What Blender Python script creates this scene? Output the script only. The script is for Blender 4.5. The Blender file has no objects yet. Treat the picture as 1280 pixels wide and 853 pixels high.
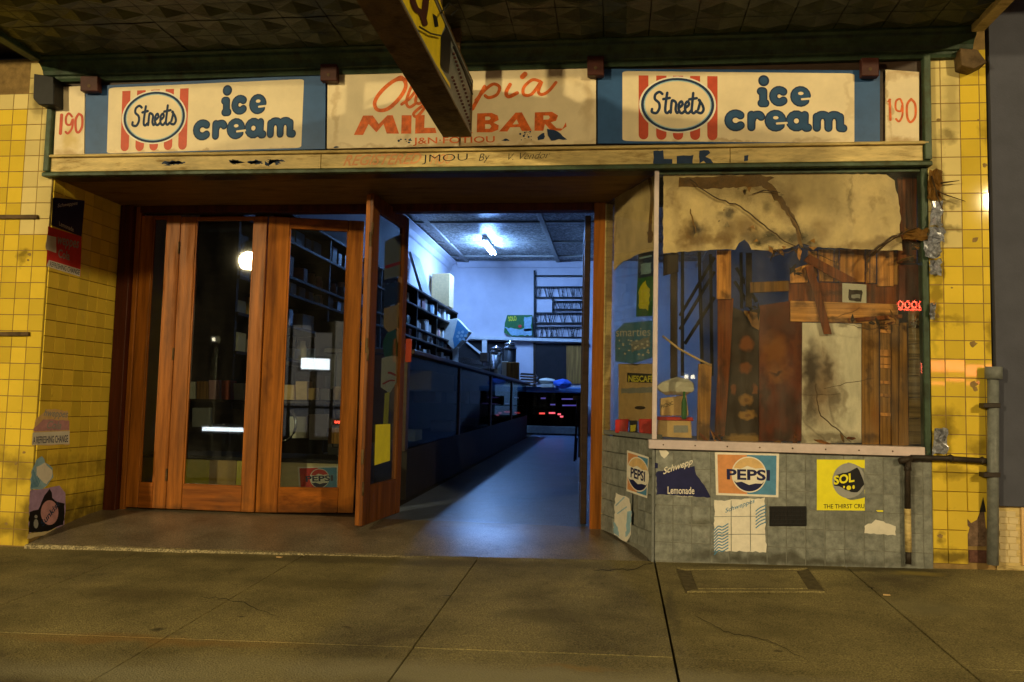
import bpy, bmesh, math, random
from mathutils import Vector
random.seed(7)
S = bpy.context.scene
COL = S.collection
rnd = random.uniform

# ---------------------------------------------------------------- camera
PW, PH, FPX = 1280.0, 853.0, 1040.6
YAW, PITCH, ROLL = 0.1247, 0.0774, 0.0230
CAM = Vector((-0.2356, -5.0643, 0.8663))
FWD = Vector((-math.sin(YAW)*math.cos(PITCH), math.cos(YAW)*math.cos(PITCH), math.sin(PITCH)))
_r = Vector((math.cos(YAW), math.sin(YAW), 0)); _u = _r.cross(FWD)
RGT = _r*math.cos(ROLL) + _u*math.sin(ROLL)
UPV = -_r*math.sin(ROLL) + _u*math.cos(ROLL)
cd = bpy.data.cameras.new('camera'); cam = bpy.data.objects.new('camera', cd); COL.objects.link(cam)
cd.sensor_width = 36; cd.lens = FPX/PW*36; cd.clip_start = .05; cd.clip_end = 500
from mathutils import Matrix
mm = Matrix((RGT, UPV, -FWD)).transposed().to_4x4(); mm.translation = CAM
cam.matrix_world = mm
S.camera = cam

# ---------------------------------------------------------------- world, exposure
W = bpy.data.worlds.new('World'); S.world = W; W.use_nodes = True
bg = W.node_tree.nodes['Background']
bg.inputs[0].default_value = (.30, .26, .20, 1); bg.inputs[1].default_value = .035     # city night glow
S.view_settings.view_transform = 'Standard'; S.view_settings.look = 'None'
S.view_settings.gamma = 1; S.view_settings.exposure = 0
try: S.view_settings.use_curve_mapping = False
except Exception: pass
GLOBE_COL, GLOBE_W = (1.0, .79, .41), 2850.0       # street lamp colour and strength
TUBE_COL, TUBE_W = (.205, .435, 1.0), 500.0           # fluorescent tube in the shop

# ---------------------------------------------------------------- pixel of the photograph -> point on a real plane
def ray(x, y): return FWD*FPX + RGT*(x-PW/2) + UPV*(PH/2-y)
class Plane:
    def __init__(s, O, n): s.O = Vector(O); s.n = Vector(n).normalized()
    def at(s, x, y, h=0):
        d = ray(x, y); t = ((s.O+s.n*h-CAM).dot(s.n))/d.dot(s.n); return CAM+d*t
def PY(Y): return Plane((0, Y, 0), (0, -1, 0))
def at(x, y, Y): return PY(Y).at(x, y)
def mirror_on(x, y, O, n, path):
    d = ray(x, y); n = Vector(n).normalized(); t = (Vector(O)-CAM).dot(n)/d.dot(n); q = CAM+d*t; e = d-n*(2*d.dot(n)); return q+e*(path/abs(e.y))
def mirror(x, y, Yp, path):
    d = ray(x, y); q = CAM + d*((Yp-CAM.y)/d.y); return q + Vector((d.x, -d.y, d.z))*(path/d.y)

# ---------------------------------------------------------------- materials
def nd(nt, t, **k):
    n = nt.nodes.new(t)
    for a, b in k.items(): setattr(n, a, b)
    return n
def M(name, col, rough=.6, var=.25, scale=6, dirt=0, dcol=(.035, .024, .012), dscale=2.5, bump=0, bscale=80,
      metal=0, spec=.22, dr=.4, stretch=(1, 1, 1), tv=0, coat=0, speck=0, sscale=150):
    m = bpy.data.materials.new(name); m.use_nodes = True; nt = m.node_tree; L = nt.links
    p = nt.nodes['Principled BSDF']
    p.inputs['Roughness'].default_value = rough; p.inputs['Metallic'].default_value = metal
    p.inputs['Specular IOR Level'].default_value = spec; p.inputs['Coat Weight'].default_value = coat
    g = nd(nt, 'ShaderNodeNewGeometry'); mp = nd(nt, 'ShaderNodeMapping'); mp.inputs['Scale'].default_value = stretch
    L.new(g.outputs['Position'], mp.inputs[0])
    n1 = nd(nt, 'ShaderNodeTexNoise'); n1.inputs['Scale'].default_value = scale; n1.inputs['Detail'].default_value = 6
    n1.inputs['Roughness'].default_value = .65
    L.new(mp.outputs[0], n1.inputs['Vector'])
    mr = nd(nt, 'ShaderNodeMapRange'); mr.inputs[1].default_value = .3; mr.inputs[2].default_value = .7
    mr.inputs[3].default_value = 1-var; mr.inputs[4].default_value = 1+var
    L.new(n1.outputs['Fac'], mr.inputs[0]); fac = mr.outputs[0]
    if tv:
        oi = nd(nt, 'ShaderNodeObjectInfo'); r2 = nd(nt, 'ShaderNodeMapRange')
        r2.inputs[3].default_value = 1-tv; r2.inputs[4].default_value = 1+tv*.6
        L.new(oi.outputs['Random'], r2.inputs[0])
        mu = nd(nt, 'ShaderNodeMath', operation='MULTIPLY'); L.new(fac, mu.inputs[0]); L.new(r2.outputs[0], mu.inputs[1]); fac = mu.outputs[0]
    if speck:
        n3 = nd(nt, 'ShaderNodeTexNoise'); n3.inputs['Scale'].default_value = sscale; n3.inputs['Detail'].default_value = 2
        L.new(g.outputs['Position'], n3.inputs['Vector'])
        r3 = nd(nt, 'ShaderNodeMapRange'); r3.inputs[1].default_value = .35; r3.inputs[2].default_value = .65
        r3.inputs[3].default_value = 1-speck; r3.inputs[4].default_value = 1+speck
        L.new(n3.outputs['Fac'], r3.inputs[0])
        mu = nd(nt, 'ShaderNodeMath', operation='MULTIPLY'); L.new(fac, mu.inputs[0]); L.new(r3.outputs[0], mu.inputs[1]); fac = mu.outputs[0]
    vm = nd(nt, 'ShaderNodeVectorMath', operation='SCALE'); vm.inputs[0].default_value = col
    L.new(fac, vm.inputs['Scale']); out = vm.outputs[0]
    if dirt:
        n2 = nd(nt, 'ShaderNodeTexNoise'); n2.inputs['Scale'].default_value = dscale; n2.inputs['Detail'].default_value = 9
        n2.inputs['Roughness'].default_value = .7
        L.new(mp.outputs[0], n2.inputs['Vector'])
        r = nd(nt, 'ShaderNodeMapRange'); r.inputs[1].default_value = .72-.38*dirt; r.inputs[2].default_value = .86-.3*dirt
        r.inputs[3].default_value = 0; r.inputs[4].default_value = min(1, .55+.4*dirt)
        L.new(n2.outputs['Fac'], r.inputs[0])
        mx = nd(nt, 'ShaderNodeMix', data_type='RGBA'); L.new(r.outputs[0], mx.inputs['Factor'])
        L.new(out, mx.inputs['A']); mx.inputs['B'].default_value = (*dcol, 1); out = mx.outputs['Result']
        ra = nd(nt, 'ShaderNodeMapRange'); ra.inputs[3].default_value = rough; ra.inputs[4].default_value = min(1, rough+dr)
        L.new(r.outputs[0], ra.inputs[0]); L.new(ra.outputs[0], p.inputs['Roughness'])
    L.new(out, p.inputs['Base Color'])
    if bump:
        nb = nd(nt, 'ShaderNodeTexNoise'); nb.inputs['Scale'].default_value = bscale; nb.inputs['Detail'].default_value = 4
        L.new(mp.outputs[0], nb.inputs['Vector'])
        b = nd(nt, 'ShaderNodeBump'); b.inputs['Strength'].default_value = bump; b.inputs['Distance'].default_value = .01
        L.new(nb.outputs['Fac'], b.inputs['Height']); L.new(b.outputs[0], p.inputs['Normal'])
    return m
def spots(mat, Y, lst, warp=.035, wscale=14, ground=None, soft=(1.15, .35)):
    """soft edged stains, and on the footpath painted light too: (px, py, rx px, ry px, colour, strength)"""
    nt = mat.node_tree; L = nt.links; p = nt.nodes['Principled BSDF']; out = p.inputs['Base Color'].links[0].from_socket
    g = nd(nt, 'ShaderNodeNewGeometry'); n = nd(nt, 'ShaderNodeTexNoise'); n.inputs['Scale'].default_value = wscale; n.inputs['Detail'].default_value = 5
    L.new(g.outputs['Position'], n.inputs['Vector'])
    s1 = nd(nt, 'ShaderNodeVectorMath', operation='SUBTRACT'); L.new(n.outputs['Color'], s1.inputs[0]); s1.inputs[1].default_value = (.5, .5, .5)
    s2 = nd(nt, 'ShaderNodeVectorMath', operation='SCALE'); L.new(s1.outputs[0], s2.inputs[0]); s2.inputs['Scale'].default_value = warp*4
    w = nd(nt, 'ShaderNodeVectorMath', operation='ADD'); L.new(g.outputs['Position'], w.inputs[0]); L.new(s2.outputs[0], w.inputs[1])
    for x, y, rx, ry, c, st in lst:
        if ground is None: q = at(x, y, Y); dx = (at(x+rx, y, Y)-q).length; dz = (at(x, y+ry, Y)-q).length
        else: q = ground.at(x, y); dx = (ground.at(x+rx, y)-q).length; dz = (ground.at(x, y+ry)-q).length
        a = nd(nt, 'ShaderNodeVectorMath', operation='SUBTRACT'); L.new(w.outputs[0], a.inputs[0]); a.inputs[1].default_value = q
        b = nd(nt, 'ShaderNodeVectorMath', operation='MULTIPLY'); L.new(a.outputs[0], b.inputs[0]); b.inputs[1].default_value = (1/dx, 0, 1/dz) if ground is None else (1/dx, 1/dz, 0)
        l = nd(nt, 'ShaderNodeVectorMath', operation='LENGTH'); L.new(b.outputs[0], l.inputs[0])
        r = nd(nt, 'ShaderNodeMapRange'); r.inputs[1].default_value = soft[0]; r.inputs[2].default_value = soft[1]; r.inputs[3].default_value = 0; r.inputs[4].default_value = st
        L.new(l.outputs['Value'], r.inputs[0])
        mx = nd(nt, 'ShaderNodeMix', data_type='RGBA'); L.new(r.outputs[0], mx.inputs['Factor']); L.new(out, mx.inputs['A']); mx.inputs['B'].default_value = (*c, 1); out = mx.outputs['Result']
    L.new(out, p.inputs['Base Color'])
def EM(name, col, st):
    m = bpy.data.materials.new(name); m.use_nodes = True; nt = m.node_tree
    p = nt.nodes['Principled BSDF']; p.inputs['Base Color'].default_value = (.8, .8, .8, 1)
    p.inputs['Emission Color'].default_value = (*col, 1); p.inputs['Emission Strength'].default_value = st
    return m
def GLASS(name, tint=(.86, .9, .88), smear=.04, top=1.0, f0=.04):
    m = bpy.data.materials.new(name); m.use_nodes = True; nt = m.node_tree; L = nt.links
    nt.nodes.remove(nt.nodes['Principled BSDF']); o = nt.nodes['Material Output']
    t = nd(nt, 'ShaderNodeBsdfTransparent'); t.inputs[0].default_value = (*tint, 1)
    gl = nd(nt, 'ShaderNodeBsdfGlossy'); gl.inputs['Roughness'].default_value = .015
    df = nd(nt, 'ShaderNodeBsdfDiffuse'); df.inputs[0].default_value = (.45, .42, .36, 1)
    lw = nd(nt, 'ShaderNodeLayerWeight'); lw.inputs[0].default_value = .5
    pw_ = nd(nt, 'ShaderNodeMath', operation='POWER'); L.new(lw.outputs['Facing'], pw_.inputs[0]); pw_.inputs[1].default_value = 5
    fr = nd(nt, 'ShaderNodeMapRange'); L.new(pw_.outputs[0], fr.inputs[0]); fr.inputs[3].default_value = f0; fr.inputs[4].default_value = top
    a = nd(nt, 'ShaderNodeMixShader'); L.new(fr.outputs[0], a.inputs[0]); L.new(t.outputs[0], a.inputs[1]); L.new(gl.outputs[0], a.inputs[2])
    g = nd(nt, 'ShaderNodeNewGeometry'); mp = nd(nt, 'ShaderNodeMapping'); mp.inputs['Scale'].default_value = (3, 3, 1.2)
    n = nd(nt, 'ShaderNodeTexNoise'); n.inputs['Scale'].default_value = 3; n.inputs['Detail'].default_value = 8
    L.new(g.outputs['Position'], mp.inputs[0]); L.new(mp.outputs[0], n.inputs['Vector'])
    r = nd(nt, 'ShaderNodeMapRange'); r.inputs[1].default_value = .4; r.inputs[2].default_value = .75
    r.inputs[3].default_value = smear*.15; r.inputs[4].default_value = smear
    L.new(n.outputs['Fac'], r.inputs[0])
    b = nd(nt, 'ShaderNodeMixShader'); L.new(r.outputs[0], b.inputs[0]); L.new(a.outputs[0], b.inputs[1]); L.new(df.outputs[0], b.inputs[2])
    L.new(b.outputs[0], o.inputs[0])
    return m
def wood(name, col, ax=2, fine=14, **k):
    st = [fine]*3; st[ax] = .9
    d = dict(rough=.42, var=.5, scale=1.6, stretch=tuple(st), bump=.12, bscale=6, dirt=.34, dscale=.9, spec=.14); d.update(k)
    return M(name, col, **d)

m = {}
m['tile_yellow'] = M('yellow glazed tile', (.68, .485, .048), .035, .08, 3, dirt=.24, dscale=5, tv=.16, spec=.5, dr=.04, dcol=(.10, .055, .01))
m['tile_cream'] = M('cream glazed tile', (.68, .55, .22), .035, .07, 3, dirt=.22, dscale=5, tv=.10, spec=.5, dr=.04, dcol=(.12, .07, .02))
m['tile_grey'] = M('grey mottled tile', (.21, .22, .195), .30, .40, 22, dirt=.30, dscale=4, tv=.16, dcol=(.05, .045, .03))
m['green_dark'] = M('grimy green paint', (.036, .062, .034), .5, .4, 12, dirt=.5, dscale=8, bump=.2, bscale=50, dcol=(.03, .024, .012))
m['grout_grey'] = M('grey grout', (.19, .19, .16), .9, .3, 20)
m['grout'] = M('grout', (.24, .155, .055), .9, .3, 20)
m['pipe'] = M('dark pipe', (.030, .022, .016), .5, .4, 30, dirt=.4, dscale=12, dcol=(.09, .04, .015))
m['brick'] = M('old brick', (.11, .050, .036), .9, .5, 25, dirt=.6, bump=.5)
m['wood'] = wood('varnished timber', (.275, .090, .010), dirt=.55, dcol=(.085, .018, .003), dscale=.7)
m['wood_shaded'] = wood('shade darkened timber', (.135, .044, .008))  # darker copy of the door timber: weaker light on the folded leaf, as colour
m['wood_x'] = wood('varnished timber rail', (.24, .072, .007), ax=0, dirt=.5, dcol=(.07, .016, .003), dscale=.7)
m['wood_y'] = wood('varnished timber leaf', (.31, .105, .021))
m['wood_dark'] = wood('dark stained timber', (.060, .014, .005))
m['soffit'] = M('brown painted soffit', (.17, .095, .022), .6, .25, 4, dirt=.42, stretch=(1, 4, 1))
m['green'] = M('green gloss paint', (.052, .082, .046), .45, .35, 12, dirt=.62, dscale=11, bump=.15, bscale=50, dcol=(.055, .045, .02))
m['cream_paint'] = M('aged cream paint', (.62, .50, .27), .5, .10, 8, dirt=.24, dscale=7, stretch=(1, 1, 2.5), dcol=(.22, .13, .03))
m['cream_strip'] = M('aged cream strip', (.55, .42, .17), .5, .28, 12, dirt=.52, dscale=10, stretch=(.6, 1, 3), dcol=(.16, .09, .02))
m['sign_cream'] = M('sign cream', (.74, .62, .40), .5, .09, 5, dirt=.20, dscale=4, dcol=(.40, .26, .09))
m['sign_blue'] = M('sign blue', (.035, .095, .235), .4, .15, 8, dirt=.12, dscale=7)
m['navy'] = M('navy print', (.014, .034, .085), .6, .2, 15)
m['sign_ink'] = M('blue letter print', (.022, .070, .16), .6, .15, 15)
m['red'] = M('red print', (.50, .075, .035), .45, .15, 15)
m['orange_red'] = M('faded signwriting red', (.62, .125, .022), .5, .35, 30, dirt=.26, dscale=24, dcol=(.62, .40, .10))
m['rust'] = M('rusty sheet metal', (.095, .058, .022), .62, .5, 9, dirt=.55, dscale=6, bump=.4, bscale=60, dcol=(.028, .016, .008))
m['brown_block'] = M('brown bracket paint', (.055, .016, .011), .5, .2, 20)
m['black'] = M('black', (.012, .012, .012), .5, .3, 20)
m['yellow_letter'] = M('yellow sign letter', (.72, .55, .02), .4, .15, 12, dirt=.15, dscale=12)
m['grey_metal'] = M('grey metal', (.16, .17, .16), .45, .25, 30, dirt=.3, dscale=8)
m['grey_wall'] = M('grey painted render', (.072, .075, .10), .85, .12, 6, dirt=.1, bump=.15, bscale=120)
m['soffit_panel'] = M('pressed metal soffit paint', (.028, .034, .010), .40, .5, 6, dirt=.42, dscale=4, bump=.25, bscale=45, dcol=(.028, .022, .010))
m['concrete'] = M('footpath concrete', (.205, .170, .072), .85, .45, 1.6, dirt=.52, dscale=1.1, bump=.5, bscale=130, speck=.42, sscale=150, dcol=(.075, .06, .035))
m['joint'] = M('dark joint filler', (.02, .017, .012), .9, .3, 20)
m['threshold'] = M('worn terrazzo step', (.165, .135, .092), .29, .35, 3, dr=.14, spec=.4, dirt=.42, dscale=2.2, speck=.5, sscale=120, bump=.15, bscale=120, dcol=(.07, .045, .02))
m['step_edge'] = M('pebbled step edge', (.30, .25, .14), .85, .3, 20, dirt=.35, dscale=9, bump=.6, bscale=90, speck=.6, sscale=90)
m['floor'] = M('shop terrazzo', (.135, .175, .265), .30, .30, 2.2, dr=.15, spec=.4, dirt=.36, dscale=1.6, speck=.45, sscale=110, bump=.35, bscale=9, dcol=(.11, .10, .10))
m['floor_dark'] = M('dark lino', (.03, .026, .022), .45, .3, 5)
m['wall_white'] = M('painted shop wall', (.66, .62, .66), .7, .10, 2, dirt=.12, dscale=1.2, dcol=(.25, .22, .22))
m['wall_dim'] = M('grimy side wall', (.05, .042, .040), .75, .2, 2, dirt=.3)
m['ceil'] = M('stamped ceiling', (.24, .225, .20), .45, .60, 12, speck=.75, sscale=28, dirt=.35, dscale=8, bump=.9, bscale=22, dcol=(.06, .05, .04))
m['ceil_batten'] = M('ceiling batten', (.30, .28, .25), .5, .2, 10)
m['white'] = M('white enamel', (.72, .70, .66), .35, .08, 10, dirt=.12)
m['pinkwhite'] = M('pale aluminium strip', (.62, .52, .50), .32, .10, 14, dirt=.12, metal=.25)
m['dark'] = M('near black interior', (.018, .015, .014), .6, .3, 6)
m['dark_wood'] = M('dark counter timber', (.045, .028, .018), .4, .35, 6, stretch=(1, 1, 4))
m['steel'] = M('stainless steel', (.55, .55, .56), .22, .15, 10, metal=1)
m['chrome'] = M('crumpled foil', (.46, .48, .56), .22, .6, 60, metal=.25, spec=.8)
m['paper'] = M('pale paper', (.66, .62, .52), .7, .10, 12, dirt=.15, dscale=14)
m['print_yellow'] = M('print yellow', (.80, .72, .025), .4, .08, 12, dirt=.22, dscale=22, dcol=(.16, .13, .09))
m['print_navy'] = M('print deep navy', (.018, .020, .075), .4, .2, 12, dirt=.22, dscale=22, dcol=(.16, .13, .09))
m['print_white'] = M('print white', (.74, .69, .58), .45, .1, 25, dirt=.14, dscale=30, dcol=(.4, .34, .24))
m['print_blue'] = M('print blue', (.08, .24, .40), .45, .15, 20, dirt=.22, dscale=22, dcol=(.16, .13, .09))
m['print_ltblue'] = M('print pale blue', (.28, .45, .55), .45, .2, 20, dirt=.22, dscale=22, dcol=(.16, .13, .09))
m['print_orange'] = M('print faded orange', (.62, .27, .10), .45, .15, 20, dirt=.22, dscale=22, dcol=(.16, .13, .09))
m['print_tan'] = M('print faded tan', (.66, .44, .19), .45, .15, 20, dirt=.22, dscale=22, dcol=(.16, .13, .09))
m['print_pink'] = M('print pink', (.50, .26, .27), .5, .2, 20, dirt=.22, dscale=22, dcol=(.16, .13, .09))
m['print_lilac'] = M('print lilac', (.40, .27, .45), .5, .2, 20, dirt=.22, dscale=22, dcol=(.16, .13, .09))
m['print_red'] = M('print bright red', (.58, .035, .03), .45, .1, 20, dirt=.22, dscale=22, dcol=(.16, .13, .09))
m['print_green'] = M('print green', (.03, .15, .04), .5, .2, 20, dirt=.22, dscale=22, dcol=(.16, .13, .09))
m['print_black'] = M('print black', (.010, .010, .012), .5, .1, 20)
m['print_grey'] = M('print grey', (.30, .30, .28), .5, .1, 20, dirt=.22, dscale=22, dcol=(.16, .13, .09))
m['glass'] = GLASS('door glass', (.74, .78, .77), .010)
m['glass_win'] = GLASS('shop window glass', (.88, .89, .86), .07)
m['glass_counter'] = GLASS('counter glass', (.50, .56, .54), .0, .22, .02)
m['neon_red'] = EM('red neon', (1, .06, .03), 45)
m['lit_white'] = EM('lit white sign', (.85, .93, 1), 24)
m['lit_warm'] = EM('lit warm sign', (1, .86, .6), 20)
m['globe'] = EM('lamp globe', GLOBE_COL, GLOBE_W)
m['tube'] = EM('fluorescent tube', TUBE_COL, TUBE_W)
m['asphalt'] = M('asphalt', (.05, .05, .05), .9, .2, 5, bump=.3)

_s = (.34, .20, .06)
spots(m['sign_cream'], -.02, [(577, 184, 180, 5, _s, .6), (640, 170, 60, 12, _s, .35), (420, 140, 5, 60, _s, .35), (735, 125, 8, 50, _s, .35), (255, 192, 130, 4, _s, .5), (920, 179, 150, 4, _s, .5), (86, 175, 14, 22, (.50, .34, .05), .6), (88, 195, 20, 8, _s, .6), (1128, 92, 26, 8, _s, .6), (1125, 176, 26, 8, _s, .7), (1110, 130, 3, 50, _s, .5), (505, 168, 8, 12, _s, .4), (690, 100, 40, 10, (.50, .34, .12), .3), (160, 150, 6, 40, _s, .2), (1060, 130, 5, 50, _s, .25)], .05, 9)
# ---------------------------------------------------------------- mesh helpers
def quadbox(bm, x0, x1, y0, y1, z0, z1, bev=0, mi=0):
    v = [bm.verts.new((x, y, z)) for x in (x0, x1) for y in (y0, y1) for z in (z0, z1)]
    f = [(0, 1, 3, 2), (4, 6, 7, 5), (0, 4, 5, 1), (2, 3, 7, 6), (0, 2, 6, 4), (1, 5, 7, 3)]
    fs = [bm.faces.new([v[i] for i in q]) for q in f]
    if bev: bmesh.ops.bevel(bm, geom=list({e for q in fs for e in q.edges}), offset=bev, segments=1, affect='EDGES')
def B(*a, **k):
    bm = bmesh.new(); quadbox(bm, *a, **k); return bm
def prism(bm, pts, vec, bev=0):
    pts = [Vector(p) for p in pts]; vec = Vector(vec)
    a = [bm.verts.new(p) for p in pts]; b = [bm.verts.new(p+vec) for p in pts]; n = len(a)
    fs = [bm.faces.new(a), bm.faces.new(b[::-1])]
    for i in range(n): fs.append(bm.faces.new((a[i], b[i], b[(i+1) % n], a[(i+1) % n])))
    bmesh.ops.recalc_face_normals(bm, faces=fs)
    if bev: bmesh.ops.bevel(bm, geom=list({e for q in fs for e in q.edges}), offset=bev, segments=1, affect='EDGES')
def PX(bm, poly, Y, t, bev=0): prism(bm, [at(x, y, Y) for x, y in poly], (0, t, 0), bev)
def pxbm(poly, Y, t, bev=0):
    bm = bmesh.new(); PX(bm, poly, Y, t, bev); return bm
def rc(x0, y0, x1, y1): return [(x0, y0), (x1, y0), (x1, y1), (x0, y1)]
def tube(bm, pts, r, n=8, cap=True):
    pts = [Vector(p) for p in pts]; rings = []
    rs = r if isinstance(r, (list, tuple)) else [r]*len(pts)
    for i, p in enumerate(pts):
        d = (pts[min(i+1, len(pts)-1)]-pts[max(i-1, 0)]).normalized()
        a = d.cross(Vector((0, 0, 1)) if abs(d.z) < .9 else Vector((1, 0, 0))).normalized(); b = d.cross(a)
        rings.append([bm.verts.new(p+(a*math.cos(2*math.pi*k/n)+b*math.sin(2*math.pi*k/n))*rs[i]) for k in range(n)])
    for i in range(len(pts)-1):
        for k in range(n): bm.faces.new((rings[i][k], rings[i][(k+1) % n], rings[i+1][(k+1) % n], rings[i+1][k])).smooth = True
    if cap: bm.faces.new(rings[0][::-1]); bm.faces.new(rings[-1])
def lathe(bm, c, prof, n=16):
    c = Vector(c); rings = []
    for r, z in prof: rings.append([bm.verts.new(c+Vector((r*math.cos(2*math.pi*k/n), r*math.sin(2*math.pi*k/n), z))) for k in range(n)])
    for i in range(len(prof)-1):
        for k in range(n): bm.faces.new((rings[i][k], rings[i][(k+1) % n], rings[i+1][(k+1) % n], rings[i+1][k])).smooth = True
    bm.faces.new(rings[0][::-1]); bm.faces.new(rings[-1])
def ball(bm, c, r, sx=1, sy=1, sz=1, jig=0, sub=2):
    ret = bmesh.ops.create_icosphere(bm, subdivisions=sub, radius=r)
    for v in ret['verts']:
        k = 1+rnd(-jig, jig); v.co = Vector((v.co.x*sx*k, v.co.y*sy*k, v.co.z*sz*k))+Vector(c)
def obj(name, bm, mat, parent=None, kind=None):
    me = bpy.data.meshes.new(name)
    off = parent.matrix_basis.translation if parent is not None else None
    if off is not None and parent.parent is not None: off = off + parent.parent.matrix_basis.translation
    if off is not None:
        for v in bm.verts: v.co -= off
    bm.to_mesh(me); bm.free()
    for x in (mat if isinstance(mat, (list, tuple)) else [mat]): me.materials.append(x)
    o = bpy.data.objects.new(name, me); COL.objects.link(o)
    if parent is not None: o.parent = parent
    if kind: o['kind'] = kind
    return o
def tag(o, label, cat, group=None):
    o['label'] = label; o['category'] = cat
    if group: o['group'] = group
    return o
def thing(name, label, cat, loc=(0, 0, 0), group=None):
    o = bpy.data.objects.new(name, None); COL.objects.link(o); o.location = loc; o.empty_display_size = .1
    return tag(o, label, cat, group)
def struct(name, bm, mat, parent=None):
    o = obj(name, bm, mat, parent)
    if parent is None: o['kind'] = 'structure'
    return o

# ---------------------------------------------------------------- flat print: shapes in 2D, mapped and laid on a plane
_n = [0]
def lift(): _n[0] = (_n[0]+1) % 7; return _n[0]*.00012
def poly(pts): return ([(x, y, 0) for x, y in pts], [list(range(len(pts)))])
def jag(P, w, amp=1.3, step=5, taper=True):
    out = [P[0]]
    for (x, y), (x2, y2) in zip(P, P[1:]):
        k = max(1, int(math.hypot(x2-x, y2-y)/step))
        out += [(x+(x2-x)*j/k+rnd(-amp, amp), y+(y2-y)*j/k+rnd(-amp, amp)) for j in range(1, k)]+[(x2, y2)]
    return stroke(out, w, smooth=False, taper=taper)
def ell(cx, cy, rx, ry, a0=0, a1=360, n=28, rot=0):
    p = []; c, s = math.cos(rot), math.sin(rot)
    k = n if a1-a0 < 360 else n
    for i in range(k+(1 if a1-a0 < 360 else 0)):
        a = math.radians(a0+(a1-a0)*i/k); x, y = rx*math.cos(a), ry*math.sin(a); p.append((cx+x*c-y*s, cy+x*s+y*c))
    return poly(p)
def rrect(x0, y0, x1, y1, r, n=5):
    p = []
    for cx, cy, a in ((x1-r, y1-r, 0), (x0+r, y1-r, 90), (x0+r, y0+r, 180), (x1-r, y0+r, 270)):
        for i in range(n+1): b = math.radians(a+90*i/n); p.append((cx+r*math.cos(b), cy+r*math.sin(b)))
    return poly(p)
def ragged(pts, amp, step=4):
    out = []
    for i, (x, y) in enumerate(pts):
        x2, y2 = pts[(i+1) % len(pts)]; L = math.hypot(x2-x, y2-y); k = max(1, int(L/step))
        for j in range(k):
            t = j/k; out.append((x+(x2-x)*t+rnd(-amp, amp), y+(y2-y)*t+rnd(-amp, amp)))
    return poly(out)
def crom(pts, n=6):
    P = [pts[0]]+list(pts)+[pts[-1]]; o = []
    for i in range(1, len(P)-2):
        for j in range(n):
            t = j/n; q = []
            for c in (0, 1):
                a, b, d, e = P[i-1][c], P[i][c], P[i+1][c], P[i+2][c]
                q.append(.5*((2*b)+(-a+d)*t+(2*a-5*b+4*d-e)*t*t+(-a+3*b-3*d+e)*t**3))
            o.append(tuple(q))
    o.append(tuple(pts[-1])); return o
def stroke(pts, w, smooth=True, taper=False, asp=1.0):
    if smooth and len(pts) > 2: pts = crom(pts)
    n = len(pts); vs = []; fs = []; z0 = lift()
    for i, (x, y) in enumerate(pts):
        a = pts[max(i-1, 0)]; b = pts[min(i+1, n-1)]; dx, dy = (b[0]-a[0])*asp, b[1]-a[1]; L = math.hypot(dx, dy) or 1
        ww = (w[0]+(w[1]-w[0])*i/max(1, n-1) if isinstance(w, (tuple, list)) else w)/2
        if taper: ww *= .45+.55*math.sin(math.pi*min(1, max(0, .08+.84*i/max(1, n-1))))
        vs += [(x-dy/L*ww/asp, y+dx/L*ww, z0+.0001*i/n), (x+dy/L*ww/asp, y-dx/L*ww, z0+.0001*i/n)]
        if i: k = 2*i; fs.append([k-2, k-1, k+1, k])
    for e, sg in ((0, -1), (n-1, 1)):
        x, y = pts[e]; a = pts[max(e-1, 0)]; b = pts[min(e+1, n-1)]; an = math.atan2(b[1]-a[1], (b[0]-a[0])*asp)
        ww = (w[0 if e == 0 else 1] if isinstance(w, (tuple, list)) else w)/2
        if taper: ww *= .6
        st = len(vs)
        for k in range(9):
            t = an-math.pi/2*sg+math.pi*k/8*sg
            if sg < 0: t = an+math.pi/2+math.pi*k/8
            else: t = an-math.pi/2+math.pi*k/8
            vs.append((x+ww*math.cos(t)/asp, y+ww*math.sin(t), z0+(.0001 if e else 0)))
        fs.append(list(range(st, st+9)))
    return (vs, fs)
_tc = {}
def text(s, bold=0, shear=0):
    """glyphs normalised to 0..1 both ways, y up"""
    k = (s, bold, shear)
    if k not in _tc:
        c = bpy.data.curves.new('t', 'FONT'); c.body = s; c.offset = bold; c.shear = shear; c.resolution_u = 3
        o = bpy.data.objects.new('t', c); me = bpy.data.meshes.new_from_object(o)
        v = [tuple(p.co) for p in me.vertices]; f = [list(p.vertices) for p in me.polygons]
        bpy.data.objects.remove(o); bpy.data.curves.remove(c); bpy.data.meshes.remove(me)
        xs = [p[0] for p in v]; ys = [p[1] for p in v]; x0, x1, y0, y1 = min(xs), max(xs), min(ys), max(ys)
        _tc[k] = ([((p[0]-x0)/(x1-x0), (p[1]-y0)/(y1-y0), 0) for p in v], f)
    return _tc[k]
def fmap(shape, fn): return ([(*fn(x, y), h) for x, y, h in shape[0]], shape[1])
def tq(s, bl, br, tl, bold=0, shear=0):
    """text laid over the parallelogram bottom-left, bottom-right, top-left in photo pixels"""
    ax, ay = br[0]-bl[0], br[1]-bl[1]; bx, by = tl[0]-bl[0], tl[1]-bl[1]
    return fmap(text(s, bold, shear), lambda u, v: (bl[0]+ax*u+bx*v, bl[1]+ay*u+by*v))
def quadmap(q):
    """u right, v down, over a photo-pixel quad tl,tr,br,bl"""
    (a, b, c, d) = q
    return lambda u, v: ((a[0]*(1-u)+b[0]*u)*(1-v)+(d[0]*(1-u)+c[0]*u)*v, (a[1]*(1-u)+b[1]*u)*(1-v)+(d[1]*(1-u)+c[1]*u)*v)
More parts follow.
